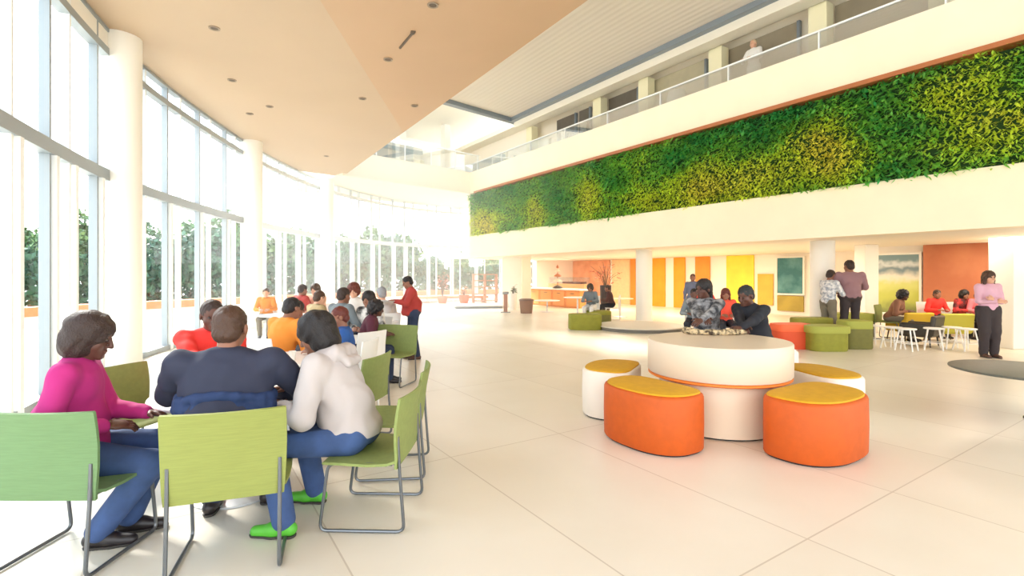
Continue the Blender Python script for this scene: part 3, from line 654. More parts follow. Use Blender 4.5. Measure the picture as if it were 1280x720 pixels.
# ------------------------------------------------------------------ outdoors
pts = [(-14.5, 4), (-15.2, 11), (-14.6, 16), (-12.2, 21.5), (-9.5, 26.5), (-5, 31.5), (1, 35)]
pw = MB(); cp = MB(); sp_ = spline(pts, 6)
def wallstrip(m, P, t, z0, z1):
    rs = []
    for i, p in enumerate(P):
        a = P[max(i-1, 0)]; b = P[min(i+1, len(P)-1)]; d = Vector((b[0]-a[0], b[1]-a[1])).normalized(); n = (d.y*t/2, -d.x*t/2)
        rs.append([(p[0]-n[0], p[1]-n[1], z0), (p[0]+n[0], p[1]+n[1], z0), (p[0]+n[0], p[1]+n[1], z1), (p[0]-n[0], p[1]-n[1], z1)])
    m.rings(rs)
o = empty('planter_wall', (-12, 20, 0), 0, 'low white terrace wall with a terracotta coping outside the glass', 'garden wall')
wallstrip(pw, [(x+12, y-20) for x, y in sp_], .5, -.03, .32); pw.build('base', M_white, o)
wallstrip(cp, [(x+12, y-20) for x, y in sp_], .62, .32, .60); cp.build('coping', mat('coping', (232, 132, 84), .7, noise=.05), o)
def leaf_mat(name, c1, c2):
    return mat(name, c1, .6, nscale=1.5, col2=c2)
LM = [leaf_mat('tree_a', (56, 92, 50), (104, 134, 74)), leaf_mat('tree_b', (74, 116, 66), (124, 152, 88)), leaf_mat('tree_c', (42, 86, 62), (80, 122, 86))]
M_bark = mat('bark', (110, 90, 70), .9, bump=.5)
def crown_mesh(seed, n=2600, rx=1.5, rz=1.6):
    r = np.random.default_rng(seed); K = 9; cs = r.normal(0, 1, (K, 3)); cs /= np.linalg.norm(cs, axis=1)[:, None]; cs *= r.uniform(.2, .75, K)[:, None]*np.array([rx, rx, rz]); rad = r.uniform(.45, .75, K)*rx
    k = r.integers(0, K, n); d = r.normal(0, 1, (n, 3)); d /= np.linalg.norm(d, axis=1)[:, None]; p = cs[k]+d*(rad[k]*r.uniform(.6, 1.08, n))[:, None]
    a = r.normal(0, 1, (n, 3)); a /= np.linalg.norm(a, axis=1)[:, None]; b = np.cross(a, d+r.normal(0, .5, (n, 3))); b /= np.linalg.norm(b, axis=1)[:, None]; s = r.uniform(.10, .2, n)[:, None]
    V = np.stack([p-a*s, p-b*s*.6, p+a*s, p+b*s*.6], 1).reshape(-1, 3); Fc = [tuple(range(i*4, i*4+4)) for i in range(n)]
    m = MB(); m.add(V.tolist(), Fc); return m
protos = []
def tree(x, y, kind, h, label, group):
    o = empty('garden_tree', (x, y, -.03), random.uniform(0, 6), label, 'tree', group); 
    key = kind
    if key not in [p[0] for p in protos]:
        c = crown_mesh(kind+3).build('crown', LM[kind % 3], o, smooth=False, loc=(0, 0, 2.9)); t = MB(); t.tube([(0, 0, 0), (.05, 0, 1.2), (-.03, .04, 2.6), (0, 0, 3.4)], [.14, .11, .09, .05], 8); t = t.build('trunk', M_bark, o)
        protos.append((key, c.data, t.data))
    else:
        for p in protos:
            if p[0] == key:
                for nm, dt, lc in (('crown', p[1], (0, 0, 2.9)), ('trunk', p[2], (0, 0, 0))):
                    q = bpy.data.objects.new(nm, dt); COL.objects.link(q); q.parent = o; q.location = lc
    o.scale = (h/4.6, h/4.6, h/4.6); return o
tr = random.Random(3)
for i, (px, Y, k, h) in enumerate([(-140, 22, 0, 5.0), (-40, 22, 1, 4.6), (8, 20, 0, 3.8), (38, 23, 2, 4.2), (66, 20, 1, 3.6), (96, 22, 0, 4.6), (122, 24, 2, 4.0), (185, 26, 0, 4.2), (208, 24, 2, 4.0), (236, 27, 1, 4.3), (262, 26, 2, 4.8), (286, 28, 0, 5.2), (338, 32, 2, 4.3),
                                   (356, 30, 0, 4.4), (378, 33, 1, 4.4), (398, 31, 2, 4.4), (424, 34, 0, 4.3), (444, 34, 2, 4.4), (462, 36, 0, 5.0), (486, 37, 2, 5.4), (508, 40, 1, 4.6), (540, 46, 2, 4.0), (575, 48, 0, 3.8), (612, 50, 1, 3.8)]):
    x, y = at(px, Y); names = ['bushy mid green tree beyond the terrace wall', 'pale green loose tree beyond the terrace wall', 'dark bluish green tree beyond the terrace wall']
    tree(x, y, k, h, names[k], 'garden trees, '+['mid green', 'pale green', 'dark green'][k])
# a continuous clipped hedge fills between the trunks
o = empty('hedge', (-13, 24, -.03), 0, 'long low green hedge running behind the terrace wall', 'hedge'); hp = spline([(-19, 8), (-18.5, 14), (-16.5, 21), (-14, 27), (-10, 33), (-4, 39), (4, 42)], 6)
hn = 16000; hr = np.random.default_rng(5); ii = hr.integers(0, len(hp)-1, hn); tt = hr.random(hn); P = np.array([[hp[i][0]*(1-t)+hp[i+1][0]*t, hp[i][1]*(1-t)+hp[i+1][1]*t] for i, t in zip(ii, tt)])
hz_ = hr.random(hn)**.7*2.3; P3 = np.stack([P[:, 0]+13+hr.uniform(-.6, .6, hn), P[:, 1]-24+hr.uniform(-.6, .6, hn), hz_*(1+.12*np.sin(P[:, 1]*1.1))], 1)
a = hr.normal(0, 1, (hn, 3)); a /= np.linalg.norm(a, axis=1)[:, None]; b_ = np.cross(a, hr.normal(0, 1, (hn, 3))); b_ /= np.linalg.norm(b_, axis=1)[:, None]; s_ = hr.uniform(.12, .24, hn)[:, None]
m = MB(); m.add(np.stack([P3-a*s_, P3-b_*s_*.6, P3+a*s_, P3+b_*s_*.6], 1).reshape(-1, 3).tolist(), [tuple(range(i*4, i*4+4)) for i in range(hn)]); m.build('leaves', LM[2], o, smooth=False)

# ------------------------------------------------------------------ sunlit haze in the hall air
if HAZE > 0:
    hm = bpy.data.materials.new('air_haze'); hm.use_nodes = True; nt = hm.node_tree; nt.nodes.clear(); oo = nt.nodes.new('ShaderNodeOutputMaterial'); vs = nt.nodes.new('ShaderNodeVolumeScatter'); vs.inputs['Density'].default_value = HAZE; vs.inputs['Anisotropy'].default_value = .35; vs.inputs['Color'].default_value = (1, .98, .95, 1); nt.links.new(vs.outputs[0], oo.inputs['Volume'])
    hp_ = [toB(x+.25, y-.1) for x, y in CS[:-1:4] if toB(x, y)[1] > 11.5]; m = MB(); m.prism([(11.3, 11.5)]+[(hp_[0][0], 11.5)]+hp_+[(19.9, 23.7), (19.9, 21.8), (11.3, 21.2)], .01, 5.4); hz = m.build('haze', hm, rz=BROT, smooth=False); tag(hz, 'bright sunlit haze filling the far end of the hall', 'haze', kind='stuff')
    SC.cycles.volume_bounces = 1
# ------------------------------------------------------------------ chairs
M_gr1 = mat('olive_fabric', (138, 146, 74), .7, noise=.05, nscale=30, stretch=(.3, 1, 6)); M_gr2 = mat('sage_fabric', (108, 140, 94), .7, noise=.05, nscale=30, stretch=(.3, 1, 6)); M_gr3 = mat('moss_fabric', (134, 148, 84), .7, noise=.04, nscale=30)
M_wch = mat('white_shell', (236, 236, 232), .4)
CH_PROTO = {}
def sheet(prof, hw, curve, th=.016, n=10, wf=None):
    m = MB(); fr = []; k = len(prof)
    nr = []
    for i in range(k):
        a = Vector(prof[max(i-1, 0)]); b = Vector(prof[min(i+1, k-1)]); t = (b-a).normalized(); nr.append(Vector((-t.y, t.x)))
    vs = []
    for side_ in (0, 1):
        for i, p in enumerate(prof):
            h = hw*(wf[i] if wf else 1)
            for j in range(n+1):
                x = -1+2*j/n; c = curve[i]*x*x; q = Vector(p)+nr[i]*th*side_
                vs.append((x*h, q.x+c*(1 if True else 0), q.y))
    W = n+1; N = k*W; fs = []
    for i in range(k-1):
        for j in range(n):
            a = i*W+j; fs.append((a, a+1, a+W+1, a+W)); fs.append((N+a, N+a+W, N+a+W+1, N+a+1))
    for j in range(n): fs.append((j, N+j, N+j+1, j+1)); a = (k-1)*W+j; fs.append((a, a+1, N+a+1, N+a))
    for i in range(k-1): a = i*W; fs.append((a, a+W, N+a+W, N+a)); a += n; fs.append((a, N+a, N+a+W, a+W))
    return m.add(vs, fs)
def chair(x, y, rz, shell, label, group=None, frame=None, w=.30, name='sled_chair'):
    kz = .90 if shell.name == 'moss_fabric' else 1.0
    key = (shell.name, w)
    if key in CH_PROTO:
        o = copy_tree(CH_PROTO[key]); o.location = (x, y, 0); o.rotation_euler = (0, 0, rz)
        if 'group' in o.keys() and not group: del o['group']
        tag(o, label, 'chair', group); return o
    frame = frame or M_steel
    o = empty(name, (x, y, 0), rz, label, 'chair', group)
    sheet([(.235, .435), (.22, .447), (.10, .445), (-.05, .437), (-.17, .440), (-.219, .456)], w, [.0]*6, wf=[.94, .98, 1, 1, .97, .95]).build('seat', shell, o)
    sheet([(-.222, .405), (-.232, .47), (-.243, .47+.11*kz), (-.255, .47+.22*kz), (-.272, .47+.32*kz), (-.287, .47+.405*kz), (-.289, .47+.412*kz)], w, [.005, .01, .025, .035, .04, .042, .042], wf=[.95, .97, .99, 1.0, 1.0, .995, .98]).build('backrest', shell, o)
    for q in (-1, 1):
        xx = q*(w-.035); m = MB(); m.tube(fillet([(xx, -.235, .60), (xx, -.245, .40), (xx, -.275, .014), (xx, .255, .014), (xx, .20, .428), (xx, -.20, .428)], .05), .0105, 8); m.build('leg', frame, o)
    for yy in (.16, -.15):
        m = MB(); m.tube([(-(w-.035), yy, .426), (w-.035, yy, .426)], .009, 8); m.build('stretcher', frame, o)
    CH_PROTO[key] = o; return o
chair(-2.49, 2.90, 0, M_gr2, 'sage green sled chair at the left edge, under the person in magenta')
chair(-1.60, 2.90, R(19), M_gr1, 'olive green sled chair in front, its back hiding the person in navy')
chair(-.93, 3.38, R(88), M_gr3, 'green sled chair under the person in the pale hooded jacket')
chair(-.98, 4.16, R(96), M_gr3, 'empty green sled chair just behind the hooded person\'s chair')
chair(-1.52, 4.82, R(80), M_gr3, 'empty green chair half hidden behind two others, nearest the child in blue')
chair(-3.03, 4.10, R(-101), M_gr3, 'empty green chair between the person in magenta and the person in red')
chair(-2.80, 4.70, R(-141), M_gr3, 'green chair under the person in red behind the near table')
chair(-1.82, 5.62, R(85), M_wch, 'white chair under the child in blue', frame=M_wch, w=.24)
chair(-1.98, 6.50, R(60), M_wch, 'empty white chair standing behind the child in blue', frame=M_wch, w=.24)
chair(-1.80, 7.35, R(165), M_gr3, 'wide green chair left of the standing person with the tray', w=.34)
# ------------------------------------------------------------------ tables
M_top = mat('table_white', (238, 236, 232), .3); M_alu = mat('table_leg', (214, 216, 218), .3, .3)
def round_table(x, y, r, z, label, topm=None, legm=None, name='round_table', br=None):
    o = empty(name, (x, y, 0), 0, label, 'table'); topm = topm or M_top; legm = legm or M_alu
    m = MB(); m.lathe([(r-.03, z-.03), (r-.004, z-.022), (r, z-.012), (r-.004, z-.002), (r-.012, z)], n=48); m.build('tabletop', topm, o)
    m = MB(); m.lathe([(.04, .02), (.035, .06), (.033, z-.06), (.10, z-.03)], n=20); m.build('pedestal', legm, o)
    m = MB(); br = br or r*.55; m.lathe([(br, 0), (br, .012), (br*.9, .02), (.045, .035)], n=32); m.build('base', legm, o); return o
round_table(-2.03, 3.72, .55, .74, 'white round cafe table ringed by the four nearest people')
round_table(-2.28, 5.20, .48, .74, 'white round cafe table just beyond the hooded person\'s head')
round_table(-2.30, 6.75, .45, .74, 'white round table in front of the person in the orange top')
round_table(-2.6, 9.3, .5, .74, 'white round table in the far crowd, left of the standing person')
round_table(-4.9, 10.8, .5, .74, 'white round table nearest the glass in the far crowd')
M_dk = mat('dark_table', (96, 98, 90), .45, noise=.06, nscale=20)
x, y = at(1288, 5.6); round_table(x, y, .70, .54, 'dark grey low round table cut by the photo\'s right edge', M_dk, M_dark, br=.06)
# ------------------------------------------------------------------ drum table with petal seats
M_drum = mat('drum_laminate', (222, 206, 184), .4); M_drb = mat('drum_base', (228, 212, 188), .5); M_orl = mat('orange_ledge', (232, 128, 44), .5)
M_oru = mat('orange_upholstery', (198, 86, 12), .62, noise=.04, nscale=14, bump=.05, bscale=300); M_mus = mat('mustard_seat', (208, 158, 24), .75, noise=.04, nscale=14)
M_whu = mat('cream_upholstery', (236, 228, 216), .7); M_blk = mat('plinth_black', (40, 36, 34), .7)
dx, dy = 2.20, 5.40
o = empty('drum_table', (dx, dy, 0), 0, 'large cream drum table with an orange ledge, ringed by petal seats', 'table')
m = MB(); m.lathe([(.71, .565), (.72, .58), (.72, .89), (.713, .902), (.68, .905)], n=72); m.build('tabletop_drum', M_drum, o)
m = MB(); m.lathe([(.60, .525), (.70, .53), (.715, .54), (.715, .556), (.70, .563)], n=72); m.build('ledge', M_orl, o)
m = MB(); m.lathe([(.60, .02), (.60, .525)], n=72); m.build('base', M_drb, o); m = MB(); m.lathe([(.57, 0), (.57, .02)], n=48); m.build('plinth', M_blk, o)
def petal(ang_out, w, d, n=56, k=.25):
    """footprint: bulging outward, flat where it meets the drum; +y is outward"""
    P = []
    for i in range(n):
        t = 2*math.pi*i/n; c, s_ = math.cos(t), math.sin(t); e = 2.7
        x_ = abs(c)**(2/e)*(1 if c > 0 else -1)*w/2; y_ = abs(s_)**(2/e)*(1 if s_ > 0 else -1)*d/2
        if s_ < 0: y_ = y_*.82+.10*d*(1-(2*x_/w)**2)      # hollowed towards the drum
        if s_ > 0: x_ *= 1-.10*(s_**2)
        P.append((x_, y_))
    return P
def ottoman(x, y, rz, w, d, h, side_m, top_m, label, group=None, name='petal_ottoman'):
    o = empty(name, (x, y, 0), rz, label, 'ottoman', group); P = petal(0, w, d)
    sc_ = lambda k, z: [(a*(1-k/(w/2)), b*(1-k/(d/2)), z) for a, b in P]
    m = MB(); m.rings([sc_(.03, 0), sc_(.03, .02)]); m.build('plinth', M_blk, o)
    m = MB(); m.rings([sc_(.012, .018), sc_(.0, .035), sc_(-.004, h*.5), sc_(0, h-.035), sc_(.008, h-.015), sc_(.028, h-.004)]); m.build('body', side_m, o)
    m = MB(); m.rings([sc_(.03, h-.012), sc_(.028, h), sc_(.034, h+.010), sc_(.06, h+.016), sc_(.16, h+.022)]); m.build('seat_pad', top_m, o); return o
def face(x, y): return math.atan2(-(x-dx), (y-dy))
for (x, y, w_, d_, sm, lb) in ((1.36, 4.86, .98, .76, M_oru, 'orange petal ottoman with mustard top, front left of the drum table'), (2.73, 4.60, 1.04, .78, M_oru, 'orange petal ottoman with mustard top, front right of the drum table'),
                               (1.22, 5.88, .90, .74, M_whu, 'cream sided ottoman with mustard top, behind the front left orange one'), (3.38, 5.60, .92, .74, M_whu, 'cream sided ottoman with mustard top, behind the front right orange one')):
    ottoman(x, y, face(x, y), w_, d_, .53, sm, M_mus, lb)
ottoman(3.28, 6.62, 0, .86, .74, .62, M_whu, M_whu, 'plain cream ottoman under the person in the black jacket', name='ottoman')
ottoman(2.72, 7.0, 0, .7, .6, .64, M_whu, M_whu, 'plain cream ottoman under the black-haired person in grey', name='ottoman')
# patterned bundle on the drum top
S = SDF(.009); S.noise = (.006, 60)
for a, b, r_ in (((-.30, .05, .03), (-.05, -.02, .025), .035), ((-.08, -.02, .03), (.18, -.02, .03), .035), ((.15, 0, .03), (.32, .04, .03), .03), ((-.34, .08, .05), (-.28, .06, .03), .04)): S.cone(a, b, r_, None, .03)
S.cut((0, 0, .003), (0, 0, -1)); b_ = S.build('scarf', mat('camo_scarf', (70, 56, 40), .8, nscale=30, col2=(210, 190, 150))); b_.location = (2.36, 5.78, .905); tag(b_, 'crumpled brown and cream patterned scarf lying on the drum table', 'scarf')
# ------------------------------------------------------------------ green and orange ottomans further back
M_gro = mat('green_upholstery', (142, 142, 48), .7, noise=.05, nscale=10); M_grt = mat('green_top', (162, 166, 72), .7); M_grd = mat('green_dark', (114, 112, 54), .7, noise=.05, nscale=10)
def box_ottoman(px, py, w_, d_, h, mt, top, label, rz=.0, cat='ottoman', name='ottoman', over=0.):
    x, y = fl(px, py); y += d_/2; x = (px-640)/F*y
    o = empty(name, (x, y, 0), rz, label, cat); n = 40
    P = [(abs(math.cos(t))**.55*math.copysign(w_/2, math.cos(t)), abs(math.sin(t))**.55*math.copysign(d_/2, math.sin(t))) for t in [2*math.pi*(i+.5)/n for i in range(n)]]
    sc_ = lambda k, z: [(a*(1-k), b*(1-k), z) for a, b in P]
    m = MB(); m.rings([sc_(.04, 0), sc_(.0, .03), sc_(0, h*.72)]); m.build('body', mt, o)
    m = MB(); m.rings([sc_(.02-over, h*.72), sc_(-over, h*.76), sc_(-over, h*.94), sc_(.03-over, h), sc_(.2, h+.01)]); m.build('seat_pad', top, o); return o
box_ottoman(1031, 440, .78, .6, .52, M_gro, M_grt, 'green ottoman with light top, nearest of those around the round column', over=.10)
box_ottoman(1068, 437, .62, .5, .60, M_grd, M_grt, 'darker green ottoman right of the light topped one by the column')
box_ottoman(1014, 431, .9, .42, .60, M_grd, M_gro, 'green seat pressed against the left of the round column')
box_ottoman(1066, 424, .9, .6, .62, M_grd, M_grt, 'green seat at the feet of the standing person in mauve')
box_ottoman(990, 437, .85, .6, .52, mat('coral_seat', (218, 82, 44), .7), mat('coral_top', (244, 110, 66), .7), 'coral red bench block left of the green ottomans', name='bench_block', cat='bench')
box_ottoman(731, 413, .95, .7, .44, M_gro, M_gro, 'small green ottoman left of the low dais')
box_ottoman(748, 405, .8, .7, .40, M_grd, M_gro, 'green ottoman peeking out behind the small one by the dais')
# low round dais near the farther column
x, y = fl(800, 411); o = empty('low_dais', (x, y, 0), 0, 'low round pale dais with a dark edge near the farther column', 'platform')
m = MB(); m.lathe([(1.22, 0), (1.22, .09)], n=64); m.build('edge', mat('dais_edge', (120, 116, 108), .6), o); m = MB(); m.lathe([(1.26, .09), (1.26, .12), (1.2, .125)], n=64); m.build('top', mat('dais_top', (214, 208, 196), .5), o)
# ------------------------------------------------------------------ seating group at the right back
M_mst = mat('mustard_chair', (206, 168, 40), .7); M_olv = mat('olive_chair', (178, 172, 62), .7)
def tub_chair(px, Y, rz, mt, label, w_=.72):
    x, y = at(px, Y); o = empty('lounge_chair', (x, y, 0), rz, label, 'chair')
    m = MB(); m.box((0, .03, .29), (w_-.06, .60, .16)); m.build('seat', mt, o, bevel=.03)
    m = MB(); m.box((0, -.30, .47), (w_, .10, .44), rx=.12); m.build('backrest', mt, o, bevel=.035)
    for q in (-1, 1):
        m = MB(); m.box((q*(w_/2-.05), 0, .37), (.09, .60, .30)); m.build('armrest', mt, o, bevel=.03)
        for yy in (-.24, .26): m = MB(); m.tube([(q*(w_/2-.08), yy, .22), (q*(w_/2-.05), yy*1.08, 0)], [.018, .012], 8); m.build('leg', M_dark, o)
    return o
tub_chair(1135, 12.3, .05, M_mst, 'mustard lounge chair right of the seated person in brown', .70)
tub_chair(1183, 12.0, -.05, M_olv, 'olive lounge chair in front of the people in red', .72)
tub_chair(1252, 11.9, -.1, M_olv, 'olive lounge chair behind the standing person in dark trousers', .60)
tub_chair(1150, 11.35, .6, M_dark, 'low black lounge chair in front of the mustard one', .62)
M_wire = mat('white_wire', (244, 244, 242), .4)
def stool(px, Y, label, rz=0.):
    x, y = at(px, Y); o = empty('wire_stool', (x, y, 0), rz, label, 'stool', 'white wire stools in the right seating area')
    m = MB(); m.lathe([(.001, .44), (.17, .44), (.18, .455), (.17, .468), (.001, .466)], n=24); m.build('seat', M_wire, o)
    for i in range(4):
        t = math.pi/4+i*math.pi/2; m = MB(); m.tube([(.13*math.cos(t), .13*math.sin(t), .45), (.22*math.cos(t), .22*math.sin(t), 0)], .014, 8); m.build('leg', M_wire, o)
    m = MB(); m.tube([(.185*math.cos(2*math.pi*k/16), .185*math.sin(2*math.pi*k/16), .16) for k in range(16)], .008, 6, closed=True); m.build('foot_ring', M_wire, o)
    return o
for i, (px, Y) in enumerate(((1092, 11.3), (1116, 10.9), (1133, 10.6), (1167, 10.7), (1190, 10.9), (1208, 10.6))):
    stool(px, Y, ['white wire stool right beside the darker green ottoman', 'second white wire stool from the green ottomans', 'third white wire stool from the green ottomans', 'white wire stool below the olive lounge chair', 'white wire stool second from the standing person in dark trousers', 'white wire stool nearest the standing person in dark trousers'][i], .3*i)
# ------------------------------------------------------------------ far serving area
def at_box(name, px, Y, dims, z, mt, parent=None, bevel=.0):
    x, y = at(px, Y); m = MB(); m.box((0, 0, dims[2]/2), dims); return m.build(name, mt, parent, smooth=False, loc=(x, y, z), rz=BROT+math.pi/2 if parent is None else None, bevel=bevel)
M_ctr = mat('counter_orange', (226, 140, 72), .6, noise=.08, nscale=4); M_wtop = mat('counter_top', (240, 240, 236), .4)
ov, ou = toB(*at(697, 25.5)); o = empty('serving_counter', B(ov, ou), BROT, 'long orange serving counter with a white top in front of the salmon wall', 'counter')
m = MB(); m.box((0, 0, .42), (.7, 4.2, .84)); m.build('body', M_ctr, o, smooth=False)
m = MB(); m.box((0, 0, .87), (.85, 4.4, .06)); m.build('worktop', M_wtop, o, smooth=False, bevel=.01)
for k in range(4):
    m = MB(); m.box((-.36, -1.6+k*1.05, .42), (.03, .9, .70)); dd_ = m.build('door', mat('counter_door', (236, 160, 90), .6), o, smooth=False, bevel=.01); m = MB(); m.tube([(-.39, -1.6+k*1.05-.12, .68), (-.39, -1.6+k*1.05+.12, .68)], .012, 8); m.build('handle', M_dark, dd_)
ov, ou = toB(*at(712, 27)); o = empty('display_case', B(ov, ou), BROT, 'low display case with dark trays behind the serving counter', 'display case')
m = MB(); m.box((0, 0, .55), (.6, 3.0, 1.1)); m.build('body', mat('case_wood', (212, 170, 120), .6), o, smooth=False); m = MB(); m.box((-.05, 0, 1.28), (.5, 2.8, .34)); m.build('glass_case', M_gl2, o, smooth=False)
m = MB(); m.box((0, -.4, 1.16), (.4, 1.5, .1)); m.build('tray', mat('dark_trays', (110, 70, 60), .6), o, smooth=False)
def potted(px, Y, label, pot, ph, pr, leafc, lh, n, spread, seed, zb=0., name='potted_plant', flower=None):
    x, y = at(px, Y); o = empty(name, (x, y, zb), 0, label, 'plant'); r = random.Random(seed)
    m = MB(); m.lathe([(pr*.7, 0), (pr*.95, ph*.6), (pr, ph), (pr*.85, ph), (pr*.8, ph*.9), (.001, ph*.9)], n=24); m.build('pot', pot, o)
    st = MB(); lf = MB()
    for k in range(n):
        a = r.uniform(0, 6.28); sp = spread*r.uniform(.2, 1); h = lh*r.uniform(.5, 1); e = (sp*math.cos(a), sp*math.sin(a), ph+h)
        st.tube([(0, 0, ph*.85), (e[0]*.4, e[1]*.4, ph+h*.6), e], [.012, .009, .005], 5)
        for j in range(6):
            b = r.uniform(0, 6.28); L = r.uniform(.10, .2); d = Vector((math.cos(b), math.sin(b), r.uniform(-.5, .5)))*L; q = Vector(e)*(.75+.25*r.random())+Vector((0, 0, r.uniform(-.12, .12))); s_ = Vector((-d.y, d.x, 0))*.35
            lf.add([q, q+d*.5+s_, q+d, q+d*.5-s_], [(0, 1, 2, 3)])
    st.build('stems', M_bark, o); lf.build('leaves', leafc, o, smooth=False); return o
M_red = mat('red_leaves', (196, 96, 74), .6, col2=(226, 150, 120), nscale=5); M_grl = mat('green_leaves', (64, 96, 60), .6, col2=(110, 130, 84), nscale=5); M_vase = mat('dark_vase', (56, 44, 42), .4); M_tp = mat('terracotta_pot', (196, 110, 80), .7)
potted(757, 21, 'tall dark vase with spreading red leaved branches by the serving area', M_vase, 1.15, .24, M_red, 1.0, 16, .9, 3, name='vase_with_branches')
potted(641, 22.6, 'small dark green potted plant beside the white square pillar', M_white, .75, .2, M_grl, .35, 10, .2, 4)
potted(553, 27.8, 'tall reddish plant in a terracotta pot by the far glass wall', M_tp, .4, .28, M_red, 1.3, 18, .35, 5)
potted(580, 28.2, 'short plant in a terracotta pot by the far glass wall', M_tp, .45, .3, mat('amber_leaves', (206, 150, 96), .6), .4, 12, .3, 6)
x, y = at(658, 20.8); o = empty('waste_bin', (x, y, 0), 0, 'brown round waste bin at the foot of the cream pillar', 'bin'); m = MB(); m.lathe([(.24, 0), (.29, .5), (.30, .52)], n=28); m.build('body', mat('bin_brown', (128, 84, 56), .6), o); m = MB(); m.lathe([(.31, .52), (.30, .57), (.2, .60), (.001, .60)], n=28); m.build('lid', mat('bin_lid', (100, 64, 44), .5), o)
x, y = at(632, 21.2); o = empty('kiosk_post', (x, y, 0), 0, 'slim reddish brown kiosk post in front of the white square pillar', 'kiosk'); m = MB(); m.box((0, 0, .40), (.16, .12, .8)); m.build('post', mat('kiosk_brown', (176, 120, 100), .6), o, smooth=False, bevel=.01); m = MB(); m.box((0, 0, .82), (.26, .2, .05), rx=.3); m.build('screen_head', M_grey, o, smooth=False, bevel=.01); m = MB(); m.box((0, 0, .012), (.4, .35, .024)); m.build('base', M_grey, o, smooth=False)
# tiered cake stand like totem on the counter
x, y = at(697, 25.4); o = empty('tiered_stand', (x, y, .90), 0, 'tall tiered copper and cream stand on the serving counter', 'stand')
m = MB(); m.tube([(0, 0, 0), (0, 0, 1.15)], .02, 8); m.build('pole', M_obrown, o)
for k, (z_, r_) in enumerate(((.0, .28), (.32, .25), (.58, .19), (.82, .13), (1.02, .07))):
    m = MB(); m.lathe([(r_*.6, z_), (r_, z_+.03), (r_*.95, z_+.05), (r_*.5, z_+.12), (.02, z_+.17)], n=20); m.build('tier', [M_vase, M_cream2, M_obrown, M_cream2, M_obrown][k], o)
# far platform and rack
x, y = at(597, 24.2); o = empty('low_platform', (x, y, 0), .2, 'low white platform with a grey edge near the far glass wall', 'platform'); m = MB(); m.box((0, 0, .05), (2.2, 1.2, .10)); m.build('edge', M_grey, o, smooth=False); m = MB(); m.box((0, 0, .13), (2.3, 1.3, .06)); m.build('top', M_wtop, o, smooth=False, bevel=.01)
x, y = at(606, 28.6); o = empty('open_shelf', (x, y, 0), .35, 'open brown wooden shelf standing by the far glass wall', 'shelf'); M_wd = mat('shelf_wood', (176, 128, 98), .6)
for q in (-1, 0, 1): m = MB(); m.box((q*.68, 0, .8), (.06, .35, 1.6)); m.build('side_panel', M_wd, o, smooth=False)
for z_ in (.1, .5, .9, 1.25, 1.6): m = MB(); m.box((0, 0, z_), (1.42, .35, .05)); m.build('shelf', M_wd, o, smooth=False)
o = empty('low_bench', (*at(556, 28.6), 0), .3, 'long low orange bench along the far glass wall', 'bench'); m = MB(); m.box((0, 0, .30), (5.0, .45, .12)); m.build('seat', mat('bench_orange', (226, 150, 104), .6), o, smooth=False, bevel=.02)
for q in (-2.2, 0, 2.2): m = MB(); m.box((q, 0, .12), (.1, .4, .24)); m.build('leg', M_wd, o, smooth=False)
# cafe tables in the serving area
round_table(*at(722, 19.5), .55, .72, 'white cafe table between the counter and the small green ottoman'); round_table(*at(684, 21.5), .55, .5, 'low white round table left of the serving area people')
round_table(*at(775, 19), .5, .7, 'cream cafe table behind the dais', topm=M_cream)
# chairs

# white round chair and pale vases on the upper gallery
o = empty('round_chair', B(12.15, on_wall(846, 12.15), 6.0), BROT, 'white round backed chair showing above the gallery balustrade', 'chair')
m = MB(); m.lathe([(.001, 1.0), (.24, .98), (.30, .78), (.30, .5), (.22, .42), (.001, .42)], n=28); m.build('seat_shell', M_wch, o); m = MB(); m.tube([(0, 0, 0), (0, 0, .45)], .04); m.build('pedestal', M_alu, o)
for px, h_, lb in ((705, .95, 'tall white vase in front of the narrow dark gallery panel'), (729, 1.05, 'white vase before the slim grey green gallery panel')):
    m = MB(); m.lathe([(.12, 0), (.17, h_*.4), (.10, h_*.8), (.13, h_), (.11, h_), (.08, h_*.8), (.001, h_*.75)], n=24); tag(m.build('vase', M_white, loc=B(12.0, on_wall(px, 12.0), 6.0)), lb, 'vase')
# ------------------------------------------------------------------ people
SK_d = mat('skin_dark', (92, 58, 46), .5); SK_m = mat('skin_brown', (142, 96, 74), .5); SK_l = mat('skin_light', (214, 164, 136), .5)
H_bk = mat('hair_black', (26, 20, 20), .55, bump=.6, bscale=120); H_br = mat('hair_brown', (70, 46, 32), .55, bump=.5, bscale=120); H_dk = mat('hair_dark', (52, 36, 30), .6, bump=.8, bscale=90); H_rd = mat('hair_auburn', (96, 40, 30), .6)
def cl(name, c, **k): return mat('cloth_'+name, c, .85, bump=.12, bscale=25, **k)
C_mag = cl('magenta', (178, 38, 118)); C_navy = cl('navy', (44, 48, 68)); C_navb = cl('blue_band', (32, 52, 92)); C_grey = cl('hood', (186, 178, 176)); C_red = cl('red', (226, 52, 44)); C_jean = cl('denim', (58, 82, 128), noise=.12, nscale=10)
C_jeand = cl('dark_denim', (40, 52, 78), noise=.1, nscale=10); C_blue = cl('blue', (40, 84, 150)); C_or = cl('orange', (226, 140, 50)); C_gb = cl('greyblue', (122, 138, 156), nscale=20, col2=(170, 170, 170)); C_tan = cl('tan', (170, 150, 110)); C_gj = cl('grey_jacket', (112, 122, 128))
C_mar = cl('maroon', (84, 34, 50)); C_bw = cl('blackwhite', (40, 38, 40), nscale=9, col2=(220, 216, 210)); C_wh = cl('white', (226, 224, 220)); C_brick = cl('brick', (168, 56, 50)); C_blk = cl('black', (34, 36, 44)); C_pat = cl('greypattern', (52, 54, 60), nscale=12, col2=(160, 162, 166))
